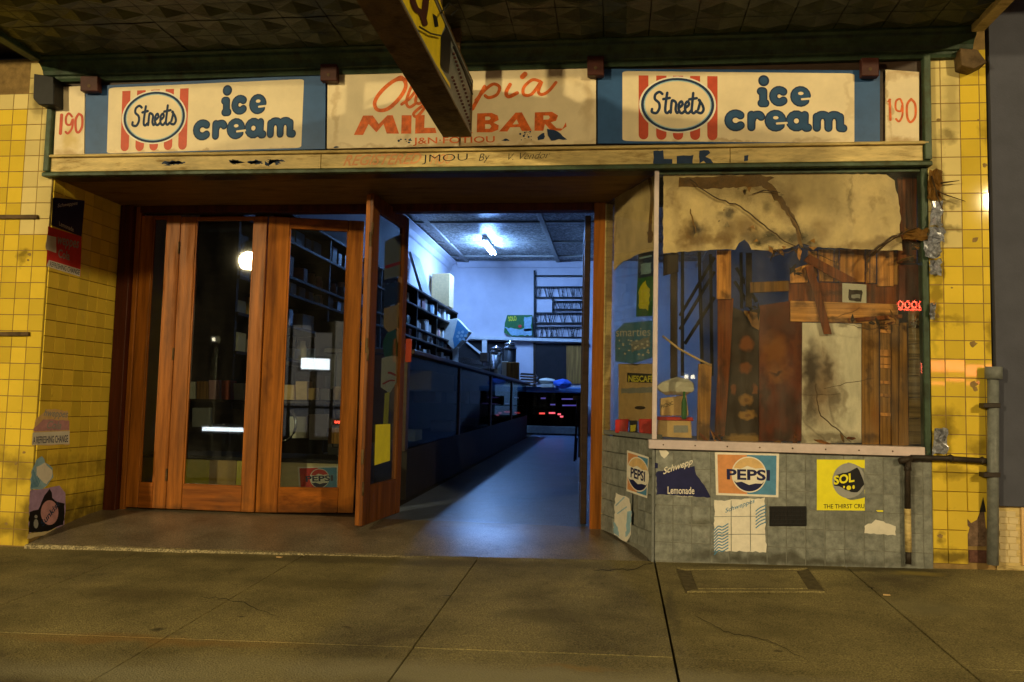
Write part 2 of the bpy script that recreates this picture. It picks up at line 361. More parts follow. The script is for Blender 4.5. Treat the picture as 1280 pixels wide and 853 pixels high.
def draw(name, shapes, plane, h, mat, parent=None, thick=0):
    bm = bmesh.new()
    for vs, fs in shapes:
        V = [bm.verts.new(plane.at(x, y, h+dh)) for x, y, dh in vs]
        for f in fs:
            try: bm.faces.new([V[i] for i in f])
            except ValueError: pass
    bm.normal_update()
    for f in bm.faces:
        if f.normal.dot(plane.n) < 0: f.normal_flip()
    if thick:
        r = bmesh.ops.extrude_face_region(bm, geom=bm.faces[:])
        for e in r['geom']:
            if isinstance(e, bmesh.types.BMVert): e.co -= plane.n*thick
        bmesh.ops.recalc_face_normals(bm, faces=bm.faces)
    o = obj(name, bm, mat, parent)
    if name in ('chip', 'flaked_letters', 'flaked_patch', 'letter_counter', 'wave_lines'): o['kind'] = 'stuff'
    return o

# ================================================================ STREET BEHIND THE CAMERA (seen only as reflections and light)
struct('road', B(-60, 60, -60, -7.2, -.75, -.52), m['asphalt'])
def street_lamp(px, py, Yp, path, label, R_=.21):
    c = mirror(px, py, Yp, path); base = Vector((c.x, c.y, -.52))
    t = thing('street_lamp', label, 'street lamp', base, 'globe lamps across the road')
    bm = bmesh.new(); lathe(bm, base, [(.16, 0), (.15, .25), (.07, .35), (.05, 2), (.045, c.z-base.z-.28), (.11, c.z-base.z-.24), (.11, c.z-base.z-.2)], 14); obj('pole', bm, m['black'], t)
    bm = bmesh.new(); ball(bm, c, R_, sub=3)
    for f in bm.faces: f.smooth = True
    obj('globe', bm, m['globe'], t)
street_lamp(309, 326, .8, 12.4, 'globe street lamp that shows as the round light in the door glass')
street_lamp(1246, 252, 0, 9.6, 'globe street lamp that shows as the spot of light on the right pilaster', .155)
def lit_sign(cx, cy, Yp, path, w, h, mat, label, cat='lit sign', name='lit_sign', group=None, c=None):
    c = c or mirror(cx, cy, Yp, path); base = Vector((c.x, c.y, -.52))
    t = thing(name, label, cat, base, group)
    obj('case', B(c.x-w/2-.05, c.x+w/2+.05, c.y-.14, c.y-.01, c.z-h/2-.05, c.z+h/2+.05), m['grey_metal'], t)
    obj('post', B(c.x-.05, c.x+.05, c.y-.12, c.y-.04, -.52, c.z-h/2-.052), m['grey_metal'], t)
    obj('lit_face', B(c.x-w/2, c.x+w/2, c.y-.012, c.y+.01, c.z-h/2, c.z+h/2), mat, t)
_a, _b = at(328, 450, .82), at(449, 450, 1.0)      # the third leaf stands at an angle
L3 = ((_a.x, _a.y, 1), ((_b.y-_a.y), -(_b.x-_a.x), 0))
lit_sign(394, 455, .8, 12.2, .62, .24, m['lit_white'], 'white lit box sign that shows as a pale bar in the third door', c=mirror_on(394, 455, *L3, 12.2))
lit_sign(568*.0+428, 528, .8, 12.6, .35, .05, m['neon_red'], 'thin red lit sign that shows in the third door', c=mirror_on(428, 528, *L3, 12.6))
m['lit_pink'] = EM('pinkish red lit sign', (1, .13, .07), 16)
lit_sign(1208, 479, 0, 11.0, 1.3, .05, m['lit_pink'], 'thin red lit strip that shows as the lower streak on the right pilaster')
lit_sign(1206, 461, 0, 11.0, 1.5, .20, m['lit_pink'], 'long red lit sign that shows as streaks on the right pilaster')
lit_sign(277, 537, .8, 12.2, 1.0, .09, m['lit_white'], 'low white lit strip that shows behind the second door glass')
lit_sign(858, 471, .007, 11.5, .07, .07, m['lit_warm'], 'left small bright lamp that shows in the shop window', group='pair of small lamps seen in the shop window')
lit_sign(866, 471.5, .007, 11.5, .07, .07, m['lit_warm'], 'right small bright lamp that shows in the shop window', group='pair of small lamps seen in the shop window')
lit_sign(265, 424, .8, 12.4, .07, .07, m['lit_warm'], 'small bright lamp that shows midway up the second door glass')
os_ = thing('opposite_shop', 'shop across the road whose dim lit windows reflect in the third door', 'shop', mirror_on(390, 470, *L3, 13.4))
c0, c1 = mirror_on(338, 396, *L3, 13.4), mirror_on(440, 560, *L3, 13.4)
m['lit_dim'] = EM('dim lit shop window', (.62, .72, 1), .35)
yb = c0.y; c0, c1 = (c0, c1) if c0.x < c1.x else (Vector((c1.x, yb, c0.z)), Vector((c0.x, yb, c1.z)))
obj('wall', B(c0.x-4, c1.x+4, yb-.3, yb-.06, -.52, 5.0), m['dark'], os_)
w_ = (c1.x-c0.x)
for k in range(4):
    a_ = c0.x+w_*(k/4)+.04; b_ = c0.x+w_*((k+1)/4)-.04
    obj('lit_window', B(a_, b_, yb-.055, yb-.04, c1.z+.25+.1*(k % 2), c0.z-.15*(k % 3)), m['lit_dim'], os_)
    obj('window_bar', B(a_, b_, yb-.039, yb-.02, c1.z+.9, c1.z+.96), m['black'], os_)
def neon(cx, cy, Yp, path):
    c = mirror(cx, cy, Yp, path); base = Vector((c.x, c.y, -.52))
    t = thing('neon_sign', 'red neon scroll sign that shows in the corner of the shop window', 'neon sign', base)
    obj('post', B(c.x-.04, c.x+.04, c.y-.14, c.y-.06, -.52, c.z), m['grey_metal'], t)
    bm = bmesh.new()
    for k in range(5):
        x = c.x-.26+k*.125
        tube(bm, [(x+.045*math.cos(a*.7), c.y, c.z+.065*math.sin(a*.7)) for a in range(10)], .012, 6)
    tube(bm, [(c.x-.3, c.y, c.z-.095), (c.x+.3, c.y, c.z-.095)], .012, 6)
    obj('neon_tube', bm, m['neon_red'], t)
neon(1141, 382, .06, 11.6)

# ================================================================ GROUND
def G(x, y): return -.034+.0215*x+.045*y
GP = Plane((0, 0, -.034), (-.0215, -.045, 1))
struct('ground', (lambda b: (prism(b, [(-40, -7.3, G(-40, -7.3)-.05), (40, -7.3, G(40, -7.3)-.05), (40, .3, G(40, .3)-.05), (-40, .3, G(-40, .3)-.05)], (0, 0, -.3)), b)[1])(bmesh.new()), m['joint'])
fp = bpy.data.objects.new('footpath', None); COL.objects.link(fp); fp['kind'] = 'structure'
J = [((370, 700), (135, 840)), ((592.5, 705), (485, 853)), ((815, 705), (855, 853)), ((1052, 705), (1230, 853))]
JX = [(GP.at(*a).x, GP.at(*b).x) for a, b in J]
jx = [sum(q)/2 for q in JX]
step_ = (jx[2]-jx[0])/2
xs = [jx[0]-step_*k for k in (3, 2, 1)]+jx+[jx[3]+step_*k for k in (1, 2)]
yT = GP.at(500, 809).y
ys = [.02, yT, yT-2.2, yT-4.4, -7.2]
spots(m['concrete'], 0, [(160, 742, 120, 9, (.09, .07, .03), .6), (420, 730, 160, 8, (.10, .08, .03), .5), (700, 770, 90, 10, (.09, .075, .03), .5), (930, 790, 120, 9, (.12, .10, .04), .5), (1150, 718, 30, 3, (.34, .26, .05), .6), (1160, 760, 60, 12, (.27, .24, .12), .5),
    (197, 788, 10, 2.4, (.04, .035, .02), .85), (435, 786, 9, 1.6, (.05, .04, .02), .7), (620, 845, 560, 20, (.30, .27, .16), .75), (130, 842, 220, 14, (.31, .29, .19), .6), (180, 800, 220, 6, (.27, .15, .04), .6), (720, 833, 60, 3, (.27, .17, .05), .6), (560, 745, 5, 1, (.04, .035, .02), .9), (760, 800, 6, 1.2, (.04, .035, .02), .9), (300, 770, 5, 1, (.04, .03, .02), .9), (980, 815, 7, 1.4, (.05, .04, .02), .9), (1090, 735, 5, 1, (.04, .03, .02), .9), (840, 760, 8, 40, (.08, .07, .04), .6), (990, 709, 190, 4, (.06, .05, .025), .75), (420, 700, 420, 5, (.08, .065, .03), .6), (1120, 712, 60, 4, (.06, .05, .02), .7)], .05, 5, GP)  # stains, plus a pale front strip and orange edge: street light painted into the concrete
def slab(x0, x1, y0, y1, gl, gr):
    bm = bmesh.new(); dz = rnd(-.0012, .0012); gt = .003
    nx = max(2, int((x1-x0)/.25)); ny = max(2, int((y1-y0)/.25))
    top = {}
    for i in range(nx+1):
        for j in range(ny+1):
            x = x0+gl+(x1-x0-gl-gr)*i/nx; y = y0+gt+(y1-y0-2*gt)*j/ny
            e = i in (0, nx) or j in (0, ny)
            top[i, j] = bm.verts.new((x, y, G(x, y)+dz+rnd(-.0005, .0005)))
    for i in range(nx):
        for j in range(ny):
            f = bm.faces.new((top[i, j], top[i+1, j], top[i+1, j+1], top[i, j+1])); f.smooth = True
    rim = [top[i, 0] for i in range(nx+1)]+[top[nx, j] for j in range(1, ny+1)]+[top[i, ny] for i in range(nx-1, -1, -1)]+[top[0, j] for j in range(ny-1, 0, -1)]
    low = [bm.verts.new(v.co-Vector((0, 0, .045))) for v in rim]; rim = [bm.verts.new(v.co) for v in rim]
    for i in range(len(rim)): k = (i+1) % len(rim); bm.faces.new((rim[i], low[i], low[k], rim[k]))
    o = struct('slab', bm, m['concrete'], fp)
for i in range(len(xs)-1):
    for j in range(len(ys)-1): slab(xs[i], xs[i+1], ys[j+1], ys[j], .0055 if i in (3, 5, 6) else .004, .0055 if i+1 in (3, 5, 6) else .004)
obj('kerb', (lambda b: (prism(b, [(-40, -7.2, G(-40, -7.2)), (40, -7.2, G(40, -7.2)), (40, -7.35, G(40, -7.35)), (-40, -7.35, G(-40, -7.35))], (0, 0, -1)), b)[1])(bmesh.new()), m['concrete'], fp)

for k, (x_, y_) in enumerate(((349, 697.5), (1108, 745))):
    q = GP.at(x_, y_); bm = bmesh.new(); prism(bm, [q+Vector((a_, b_, .003)) for a_, b_ in ((-.018, -.006), (.016, -.010), (.020, .008), (-.012, .010))], (0, 0, .004)); tag(obj('paper_litter', bm, m['print_tan']), ['pale scrap of litter just below the step at the doors', 'tiny pale litter scrap on the footpath left of the entry', 'pale litter scrap on the footpath right of the access cover', 'small pale litter scrap on the paving joint below the entry'][k], 'litter', 'litter scraps on the footpath')['kind'] = 'thing'
# inspection cover set into the footpath
t = thing('inspection_cover', 'shallow rectangular concrete access cover with dark sunk edges in the footpath under the grey tiles', 'access cover', GP.at(935, 728))
cq = [GP.at(*p) for p in ((846, 712), (1010, 712), (1032, 742), (858, 742))]
inner = [GP.at(*p) for p in ((864, 716), (996, 716), (1010, 738), (872, 738))]
bm = bmesh.new(); prism(bm, [p+Vector((0, 0, .010)) for p in inner], (0, 0, -.03), .003); obj('lid', bm, m['concrete'], t)
bm = bmesh.new(); prism(bm, [p+Vector((0, 0, .0045)) for p in cq], (0, 0, -.02)); obj('recess', bm, M('grimy recess', (.10, .08, .038), .9, .4, 30), t)
for k in (0, 2):
    a, b = cq[k], cq[(k+1) % 4]; a2, b2 = inner[k], inner[(k+1) % 4]
    bm = bmesh.new(); prism(bm, [p+Vector((0, 0, .011)) for p in (a, b, b+(b2-b)*.55, a+(a2-a)*.55)], (0, 0, -.02), .003); obj('frame_bar', bm, m['concrete'], t)

draw('crack', [jag([(870, 770), (905, 790), (960, 800), (1010, 826)], .7, 1.5, 6)], GP, .0035, m['joint'], fp)
draw('crack', [jag([(816, 704), (790, 712), (742, 713)], .8, 1.2, 5)], GP, .0035, m['joint'], fp)
draw('crack', [jag([(250, 745), (300, 752), (345, 770)], .6, 1.5, 6)], GP, .0035, m['joint'], fp)
# worn step in front of the doors
def ZF(x): return -.052+.0125*x
bm = bmesh.new()
N = 24; rows = [(-.035, -.018, 0), (-.03, 0, 0), (.0, .004, 0), (.25, .030, 0), (.60, .045, 0), (.86, .034, 1)]
grid = []
for yv, dz, lvl in rows:
    r = []
    for i in range(N+1):
        x = -4.0+i*(4.0-.03)/N
        z = (ZF(x)+dz) if not lvl else .034
        if yv == .25: z = ZF(x)*.62+.028
        if yv == .6: z = ZF(x)*.2+.034
        r.append(bm.verts.new((x, yv+rnd(-.003, .003)*(yv < .01), z+rnd(-.0012, .0012))))
    grid.append(r)
low = [bm.verts.new((v.co.x, v.co.y, -.25)) for v in grid[0]]
for i in range(N):
    bm.faces.new((low[i], low[i+1], grid[0][i+1], grid[0][i]))
    for j in range(len(rows)-1):
        f = bm.faces.new((grid[j][i], grid[j][i+1], grid[j+1][i+1], grid[j+1][i])); f.smooth = j > 1
struct('threshold', bm, m['threshold'])
bm = bmesh.new(); pr = []
for i in range(61):
    x = -3.995+i*3.96/60; e = rnd(-.004, .004)
    pr.append([bm.verts.new((x, y+e, ZF(x)+dz+rnd(-.0015, .0015))) for y, dz in ((-.048, -.034), (-.046, -.008), (-.036, .004), (.03, .0075), (.03, -.03))])
for a_, b_ in zip(pr, pr[1:]):
    for k in range(4): bm.faces.new((a_[k], b_[k], b_[k+1], a_[k+1]))
bmesh.ops.recalc_face_normals(bm, faces=bm.faces)
struct('step_edge', bm, m['step_edge'])


# ================================================================ TILED PILASTERS
T = .108
def tile_mesh(w, h, bev=.0024, th=.008):
    bm = bmesh.new(); g = .0008
    x0, x1, z0, z1 = g, w-g, g, h-g
    a = [bm.verts.new(p) for p in ((x0, 0, z0), (x1, 0, z0), (x1, 0, z1), (x0, 0, z1))]
    b = [bm.verts.new(p) for p in ((x0+bev, -th, z0+bev), (x1-bev, -th, z0+bev), (x1-bev, -th, z1-bev), (x0+bev, -th, z1-bev))]
    bm.faces.new(b)
    for i in range(4): f = bm.faces.new((a[i], a[(i+1) % 4], b[(i+1) % 4], b[i]))
    bmesh.ops.recalc_face_normals(bm, faces=bm.faces)
    if bm.faces[0].normal.y > 0:
        for f in bm.faces: f.normal_flip()
    me = bpy.data.meshes.new('tile'); bm.to_mesh(me); bm.free(); return me
_tm = {}
def put_tile(parent, x, y, z, w, h, mat, rz=0):
    k = (round(w, 4), round(h, 4), mat)
    if k not in _tm: _tm[k] = tile_mesh(w, h); _tm[k].materials.append(m[mat])
    o = bpy.data.objects.new('tile', _tm[k]); COL.objects.link(o); o.parent = parent
    o.location = Vector((x, y, z))-parent.location; o.rotation_euler = (rnd(-.003, .003), 0, rz+rnd(-.003, .003))
    return o
XL = -4.005; XR = 1.567; XE = 1.905
Z0R = 2.5953  # tile line height on the right pilaster
# grime of long standing on the tiles
_g = (.07, .045, .012)
spots(m['tile_yellow'], 0, [(28, 590, 26, 20, _g, .55), (34, 648, 14, 34, _g, .75), (14, 662, 40, 16, _g, .6), (10, 575, 20, 12, _g, .5), (30, 320, 10, 10, _g, .7), (1190, 696, 45, 14, _g, .8), (1178, 672, 8, 10, _g, .6), (1190, 590, 40, 10, _g, .5), (1222, 560, 14, 12, _g, .5), (1170, 360, 8, 90, _g, .5), (1238, 165, 12, 30, _g, .45), (1240, 420, 8, 26, _g, .5), (1180, 530, 18, 26, _g, .6), (1185, 400, 26, 6, _g, .45)], .04, 12)
spots(m['tile_cream'], 0, [(1185, 170, 14, 10, _g, .6), (1190, 125, 14, 50, _g, .35), (1170, 240, 12, 50, _g, .6), (1186, 285, 24, 5, _g, .6), (1185, 255, 22, 4, _g, .6), (50, 120, 12, 26, _g, .6)], .03, 14)
spots(m['tile_grey'], 0, [(980, 700, 190, 9, (.05, .045, .028), .7), (870, 606, 12, 5, (.05, .045, .028), .5), (875, 655, 16, 8, (.07, .06, .03), .5), (1060, 650, 60, 14, (.10, .10, .07), .4), (1140, 600, 14, 40, (.06, .055, .035), .5)], .04, 10)
# left pilaster
t = thing('tiled_pilaster', 'yellow tiled pier left of the doors with drink stickers on its return', 'tiled pier', (XL-.3, .4, G(-4.3, 0)), 'yellow tiled piers either side of the shop')
TL = t
obj('pier_core', B(XL-.95, XL-.0025, .003, 1.0, -.3, 3.15), m['grout'], t)
zl = 2.7983
for c in range(9):
    x = XL-(c+1)*T
    for r in range(-3, 28):
        z1 = zl-r*T; z0 = z1-T
        if z1 < G(x, 0)+.02: continue
        if c >= 2 and z1 > 2.93: continue
        cream = (c in (0, 1) and z0 > 1.86) or (c in (2, 3) and z0 > 2.75)
        put_tile(t, x, .0085, z0, T, T, 'tile_cream' if cream else 'tile_yellow')
for c in range(8):
    w = T if c < 7 else .8-7*T
    for r in range(-1, 25):
        z1 = zl-.46-r*T+.0; z0 = z1-T
        if z1 > 2.335: z1 = 2.33
        if z0 < -.075 and z1 < -.03: continue
        put_tile(t, XL+.0006, .012+c*T, z0, w, z1-z0, 'tile_yellow', math.pi/2)
# right pilaster
t = thing('tiled_pilaster', 'yellow tiled pier right of the boarded window with a downpipe beside it', 'tiled pier', ((XR+XE)/2, .3, G(1.7, 0)), 'yellow tiled piers either side of the shop')
TR = t
obj('pier_core', B(XR+.002, XE-.002, .003, .9, .56, 3.15), m['grout'], t)
obj('pier_foot', B(XR+.002, XE-.002, .012, .9, -.3, .559), m['grout'], t)
colx = [(XR, .0815), (XR+.0815, T), (XR+.0815+T, T), (XR+.0815+2*T, XE-XR-.0815-2*T)]
for ci, (x, w) in enumerate(colx):
    for r in range(-4, 25):
        z1 = Z0R-r*T; z0 = z1-T
        if z1 < .05: continue
        if ci >= 2 and r >= 20+(ci == 2 and 1): 
            if not (ci == 3 and r == 20): continue
        cream = ci < 2 and r < 7
        if (ci, r) in ((3, 21),): continue
        put_tile(t, x, .0085, max(z0, .03), w, z1-max(z0, .03), 'tile_cream' if cream else 'tile_yellow')
# bricks bared where the tiles fell off
for r in range(7):
    for c in range(2):
        z = .04+r*.082; x = colx[2][0]+.004+(c*.115-(r % 2)*.05)
        if z > .10: continue
        x0 = max(x, colx[2][0]+.004); x1 = min(x+.108, XE-.004)
        if x1-x0 < .02: continue
        bm = bmesh.new(); quadbox(bm, x0, x1, .006+rnd(0, .004), .06, z, z+.072, .004); obj('brick', bm, m['brick'], t)
# broken tile scraps round the hole
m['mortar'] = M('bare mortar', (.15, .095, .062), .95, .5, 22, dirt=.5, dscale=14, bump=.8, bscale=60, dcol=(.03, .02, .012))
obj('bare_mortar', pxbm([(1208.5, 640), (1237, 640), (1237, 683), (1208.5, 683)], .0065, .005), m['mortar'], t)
for pl in ([(1208.5, 640), (1225, 640), (1221, 650), (1214, 654), (1208.5, 648)], [(1231, 640), (1237.5, 640), (1237.5, 668), (1233, 660), (1232, 650)], [(1208.5, 656), (1212, 660), (1210, 667), (1208.5, 668)]):
    obj('broken_tile', pxbm(pl, .0005, .008), m['tile_yellow'], t)
draw('dark_crack', [ragged([(1228.5, 621), (1231, 632), (1232, 640), (1224, 640), (1226, 631)], .5, 4)], PY(.0085), .0086, m['joint'], t)
# chips and grime marks: fallen glaze
def chips(parent, pl, spots):
    draw('chip', [ragged([(x+r*math.cos(a), y+r*.8*math.sin(a)) for a in [k*math.pi/4 for k in range(8)]], r*.3, 3) for x, y, r in spots], pl, .0085, m['grout'], parent)
chips(TR, PY(.0085), [(1173, 150, 3), (1231, 207, 3), (1223, 150, 1.5), (1219, 300, 4), (1217, 430, 4.5), (1217, 480, 5), (1219, 486, 4), (1175, 670, 4), (1245, 160, 3), (1245, 176, 3), (1172, 395, 3), (1190, 360, 1.5), (1180, 545, 3)])
chips(TL, PY(.0085), [(37, 318, 2.5), (35, 325, 2), (20, 580, 2), (30, 566, 2), (8, 655, 2), (45, 103, 2)])

# ================================================================ GREY TILED WALL UNDER THE WINDOW
SILL_T, SILL_B = .684, .628
w0 = thing('tiled_low_wall', 'grey mottled tiled wall under the boarded shop window with drink stickers', 'low wall', (.75, .2, G(.75, 0)))
SPL = Vector((.325, -.815, 0)); SPL_L = SPL.length; SPU = SPL.normalized(); SPN = Vector((SPU.y, -SPU.x, 0))
SP0 = Vector((-.325, .815, 0))
SPP = Plane((0, 0, 0), SPN)
bm = bmesh.new(); prism(bm, [(0.012, .003, -.3), (XR, .003, -.3), (XR, .25, -.3), (.15, .25, -.3), (-.20, .83, -.3), (-.318, .83, -.3)], (0, 0, SILL_B+.3)); obj('wall_core', bm, m['grout_grey'], w0)
ncol = 15
for c in range(ncol):
    x = .004+c*T; w = min(T, XR-.004-x)
    if w < .02: continue
    for r in range(6):
        z1 = SILL_B-.004-r*T; z0 = max(z1-T, G(x, 0)-.01)
        if (c, r) in ((9, 2), (9, 3)) or z1-z0 < .02: pass
        put_tile(w0, x, .0085, z0, w, z1-z0, 'tile_grey')
az = math.atan2(SPU.y, SPU.x)
for c in range(8):
    s0 = c*T; w = min(T, SPL_L-.02-s0)
    if w < .02: continue
    for r in range(6):
        z1 = SILL_B+.05-r*T; z0 = max(z1-T, -.05)
        p = SP0+SPU*(s0+.01)
        if z1-z0 < .02: continue
        if c == 5 and r in (3, 4): continue
        put_tile(w0, p.x, p.y, z0, w, z1-z0, 'tile_grey', az)
obj('corner_strip', B(-.012, .003, -.006, .012, -.04, SILL_B), m['grey_metal'], w0)
# vent grille
vq = [at(x, y, -.002) for x, y in ((962, 633), (1008, 633), (1008, 658), (962, 658))]
t = thing('vent_grille', 'small black mesh air vent set in the grey tiled wall', 'vent', vq[3])
obj('backing', pxbm(rc(962, 633, 1008, 658), -.003, .004), m['dark'], t)
bm = bmesh.new()
for k in range(9): PX(bm, [(963+k*5.4, 634), (965+k*5.4, 634), (965+k*5.4, 657), (963+k*5.4, 657)], -.007, .002)
for k in range(5): PX(bm, [(962.5, 634+k*5.2), (1007.5, 634+k*5.2), (1007.5, 636+k*5.2), (962.5, 636+k*5.2)], -.0095, .002)
obj('mesh', bm, m['black'], t)

# pipes
t = thing('gas_pipe', 'thin dark bent pipe across the grey tiles with a worn white lower end', 'pipe', at(1134, 704, -.03))
bm = bmesh.new()
tube(bm, [at(1138, 572, -.03), at(1180, 573, -.03), at(1240, 577, -.03)], .016, 10)
tube(bm, [at(1124, 577, -.03), at(1140, 573, -.03)], .019, 10)
tube(bm, [at(1136, 574, -.03), at(1134.5, 586, -.03), at(1134.5, 640, -.03)], .016, 10)
obj('pipe_run', bm, m['pipe'], t)
bm = bmesh.new(); tube(bm, [at(1135.5, 688, -.03), at(1135.5, 705, -.03)], .016, 10); obj('pipe_foot', bm, m['pipe'], t)
bm = bmesh.new(); tube(bm, [at(1134.5, 636, -.03), at(1135.5, 690, -.03)], .0175, 10); obj('white_sleeve', bm, m['cream_strip'], t)
for x, y in ((1188, 573), (1228, 576), (1134.5, 586)):
    bm = bmesh.new(); ball(bm, at(x, y, -.03), .024, sub=1); obj('joint', bm, m['pipe'], t)
t = thing('downpipe', 'grey vertical downpipe beside the right yellow pier', 'pipe', at(1241, 704, -.05))
bm = bmesh.new(); tube(bm, [at(1241.5, 468, -.05), at(1241, 706, -.05)], .030, 14); obj('pipe_run', bm, m['grey_metal'], t)
bm = bmesh.new(); tube(bm, [at(1242, 459, -.05), at(1242, 474, -.05)], .046, 14); obj('cap', bm, m['grey_metal'], t)
for y in (507, 594):
    bm = bmesh.new(); PX(bm, rc(1230, y-3, 1251, y+3), -.086, .07, .003); obj('clamp', bm, m['pipe'], t)

# neighbour on the right
t = thing('neighbour_wall', 'dark grey painted wall of the next building at the right edge', 'wall', (2.4, .2, .03))
zb = at(1260, 633, -.02).z
obj('render', B(XE+.012, 5, -.02, .5, zb, 5.2), m['grey_wall'], t)
obj('plinth', B(XE+.004, 5, .009, .5, -.25, zb-.003), m['cream_strip'], t)
for r in range(9):
    for c in range(2):
        x0 = XE+.02+c*.052-(r % 2)*.012; z = .05+r*.036
        if z+.034 > zb: break
        obj('brick', B(x0, x0+.049, .005, .03, z, z+.034, .002), m['cream_paint'], t)
obj('panel', B(XE+.135, 5, -.005, .019, .04, zb-.006), m['print_tan'], t)

# rusty bars on the left pilaster
for (x0, x1, y, lb) in ((-8, 46, 271, 'upper rusty flat bar fixed to the left yellow pier'), (-8, 35, 417.5, 'lower rusty flat bar fixed to the left yellow pier')):
    b = pxbm(rc(x0, y-2.5, x1, y+2.5), -.02, .028, .002); tag(obj('iron_bar', b, m['rust']), lb, 'iron bar')

# ================================================================ FASCIA, SIGNS, AWNING
ZT = 2.965       # top of the sign panels
f = thing('sign_fascia', 'long fascia frame of green and cream strips carrying the shop signs', 'fascia', (-1.2, .1, 2.33))
bm = bmesh.new(); quadbox(bm, XL-.035, XR+.012, .0, .10, 2.318, 3.06); obj('backing_board', bm, m['dark_wood'], f)
bm = bmesh.new(); prism(bm, [(XL-.04, -.055, 2.318), (XL-.04, -.055, 2.338), (XL-.04, -.035, 2.352), (XL-.04, -.002, 2.352), (XL-.04, -.002, 2.318)], (XR+.012-XL+.04, 0, 0), .002); obj('lower_trim', bm, m['green'], f)
for a, b in ((XL+.0, -2.13), (-2.127, .0), (.003, .43), (.433, XR-.03)):
    obj('strip_board', B(a, b, -.026, -.002, 2.354, 2.446, .002), m['cream_strip'], f)
bm = bmesh.new(); prism(bm, [(XL, -.048, 2.448), (XL, -.052, 2.458), (XL, -.034, 2.470), (XL, -.002, 2.470), (XL, -.002, 2.448)], (XR-XL-.005, 0, 0), .002); obj('sill_trim', bm, m['cream_strip'], f)
obj('end_trim', B(XL-.038, XL-.001, -.05, -.002, 2.355, 3.0, .003), m['green'], f)
obj('end_trim', B(XR-.026, XR+.012, -.05, -.002, 2.355, 2.99, .003), m['green'], f)
def sign_panel(name, label, cat, pxq, Y, mat, group=None, th=.012):
    q = [at(x, y, Y) for x, y in pxq]
    o = bpy.data.objects.new(name, None); COL.objects.link(o); o.location = (q[3]+q[2])/2; tag(o, label, cat, group)
    bm = bmesh.new(); prism(bm, q, (0, th, 0), .0015); obj('panel', bm, mat, o)
    return o
SY = -.020; SP_ = PY(SY)
def ice_sign(outer, cream, label):
    o = sign_panel('ice_cream_sign', label, 'sign', outer, SY, m['sign_blue'], 'ice cream signs on the fascia')
    q = quadmap(cream)
    def mp(s): return fmap(s, q)
    draw('cream_field', [mp(rrect(0, 0, 1, 1, .028))], SP_, .001, m['sign_cream'], o)
    # asp = width/height of the field
    A = 3.35
    st = []
    for u0, u1 in ((.070, .112), (.146, .190), (.218, .262), (.292, .335), (.366, .410)):
        r = (u1-u0)/2; c = (u0+u1)/2
        st.append(mp(poly([(u0, .06), (u1, .06)]+[(c+r*math.cos(math.radians(a)), .905+r*A*math.sin(math.radians(a))) for a in range(0, 181, 20)])))
    draw('stripes', st, SP_, .0018, m['red'], o)
    draw('oval', [mp(ell(.238, .475, .166, .405, n=48))], SP_, .0026, m['print_white'], o)
    draw('oval_ring', [mp(ell(.238, .475, .158, .385, n=48))], SP_, .0032, m['navy'], o)
    draw('oval_line', [mp(ell(.238, .475, .146, .352, n=48))], SP_, .0038, m['print_ltblue'], o)
    draw('oval_field', [mp(ell(.238, .475, .141, .338, n=48))], SP_, .0044, m['sign_cream'], o)
    # brush script word in the oval
    w = .019
    def sc(*P): return stroke([((.132+x*.2115), (.60-y*.30)) for x, y in P], w*2.05, asp=A, taper=False)
    g = [sc((.19, .93), (.13, 1.02), (.05, .90), (.04, .68), (.12, .50), (.13, .25), (.07, .02), (-.02, .06), (-.02, .2)),
         sc((.29, .98), (.26, .5), (.25, .12), (.29, .02), (.34, .12)), sc((.21, .68), (.34, .74)),
         sc((.36, .04), (.38, .55), (.41, .62), (.47, .5), (.46, .2), (.49, .03), (.54, .12)),
         sc((.52, .25), (.60, .42), (.58, .58), (.53, .45), (.53, .12), (.59, .02), (.65, .14)),
         sc((.65, .25), (.73, .42), (.71, .58), (.66, .45), (.66, .12), (.72, .02), (.78, .16)),
         sc((.82, .98), (.80, .5), (.79, .12), (.83, .02), (.88, .12)), sc((.74, .68), (.89, .74)),
         sc((.92, .2), (.96, .58), (.93, .66), (1.0, .45), (1.03, .2), (.98, .03), (.90, .08))]
    draw('script_lettering', [mp(s) for s in g], SP_, .0050, m['navy'], o)
    # fat rounded words
    def word(wd, hh, k, mat, h):
        G2 = []
        def a2(*P, sm=True): G2.append(mp(stroke(list(P), wd, smooth=sm, asp=A)))
        def arc(cx, cy, rx, ry, a0, a1, n=14): a2(*[(cx+rx*math.cos(math.radians(a0+(a1-a0)*i/n)), cy+ry*math.sin(math.radians(a0+(a1-a0)*i/n))) for i in range(n+1)], sm=False)
        # i
        a2((.607, .27), (.607, .435)); G2.append(mp(ell(.609, .118, .0215*k, .0215*A*k)))
        a2((.597, .27), (.607, .27)); a2((.600, .44), (.616, .44))
        # c, e
        arc(.676, .338, .026, .088, -48, -314)
        a2((.744, .345), (.790, .328), sm=False); arc(.768, .338, .027, .090, -8, -318)
        # cream
        arc(.488, .69, .031, .098, -48, -314)
        a2((.556, .61), (.556, .785)); a2((.556, .70), (.566, .625), (.588, .608), (.598, .635))
        a2((.634, .70), (.686, .68), sm=False); arc(.660, .69, .030, .098, -8, -318)
        arc(.750, .69, .028, .094, 0, 360); a2((.786, .605), (.786, .77), (.800, .785))
        for x in (.838, .888, .938): a2((x, .63), (x, .785))
        a2((.838, .68), (.850, .61), (.876, .61), (.888, .68)); a2((.888, .68), (.900, .61), (.926, .61), (.938, .68)); a2((.938, .785), (.952, .79))
        draw(*hh, G2, SP_, h, mat, o)
    def ctr(cx, cy):
        return [mp(ell(cx+.001, cy-.043, .012, .024, n=12)), mp(stroke([(cx+.006, cy+.040), (cx+.048, cy+.030)], .030, asp=A))]
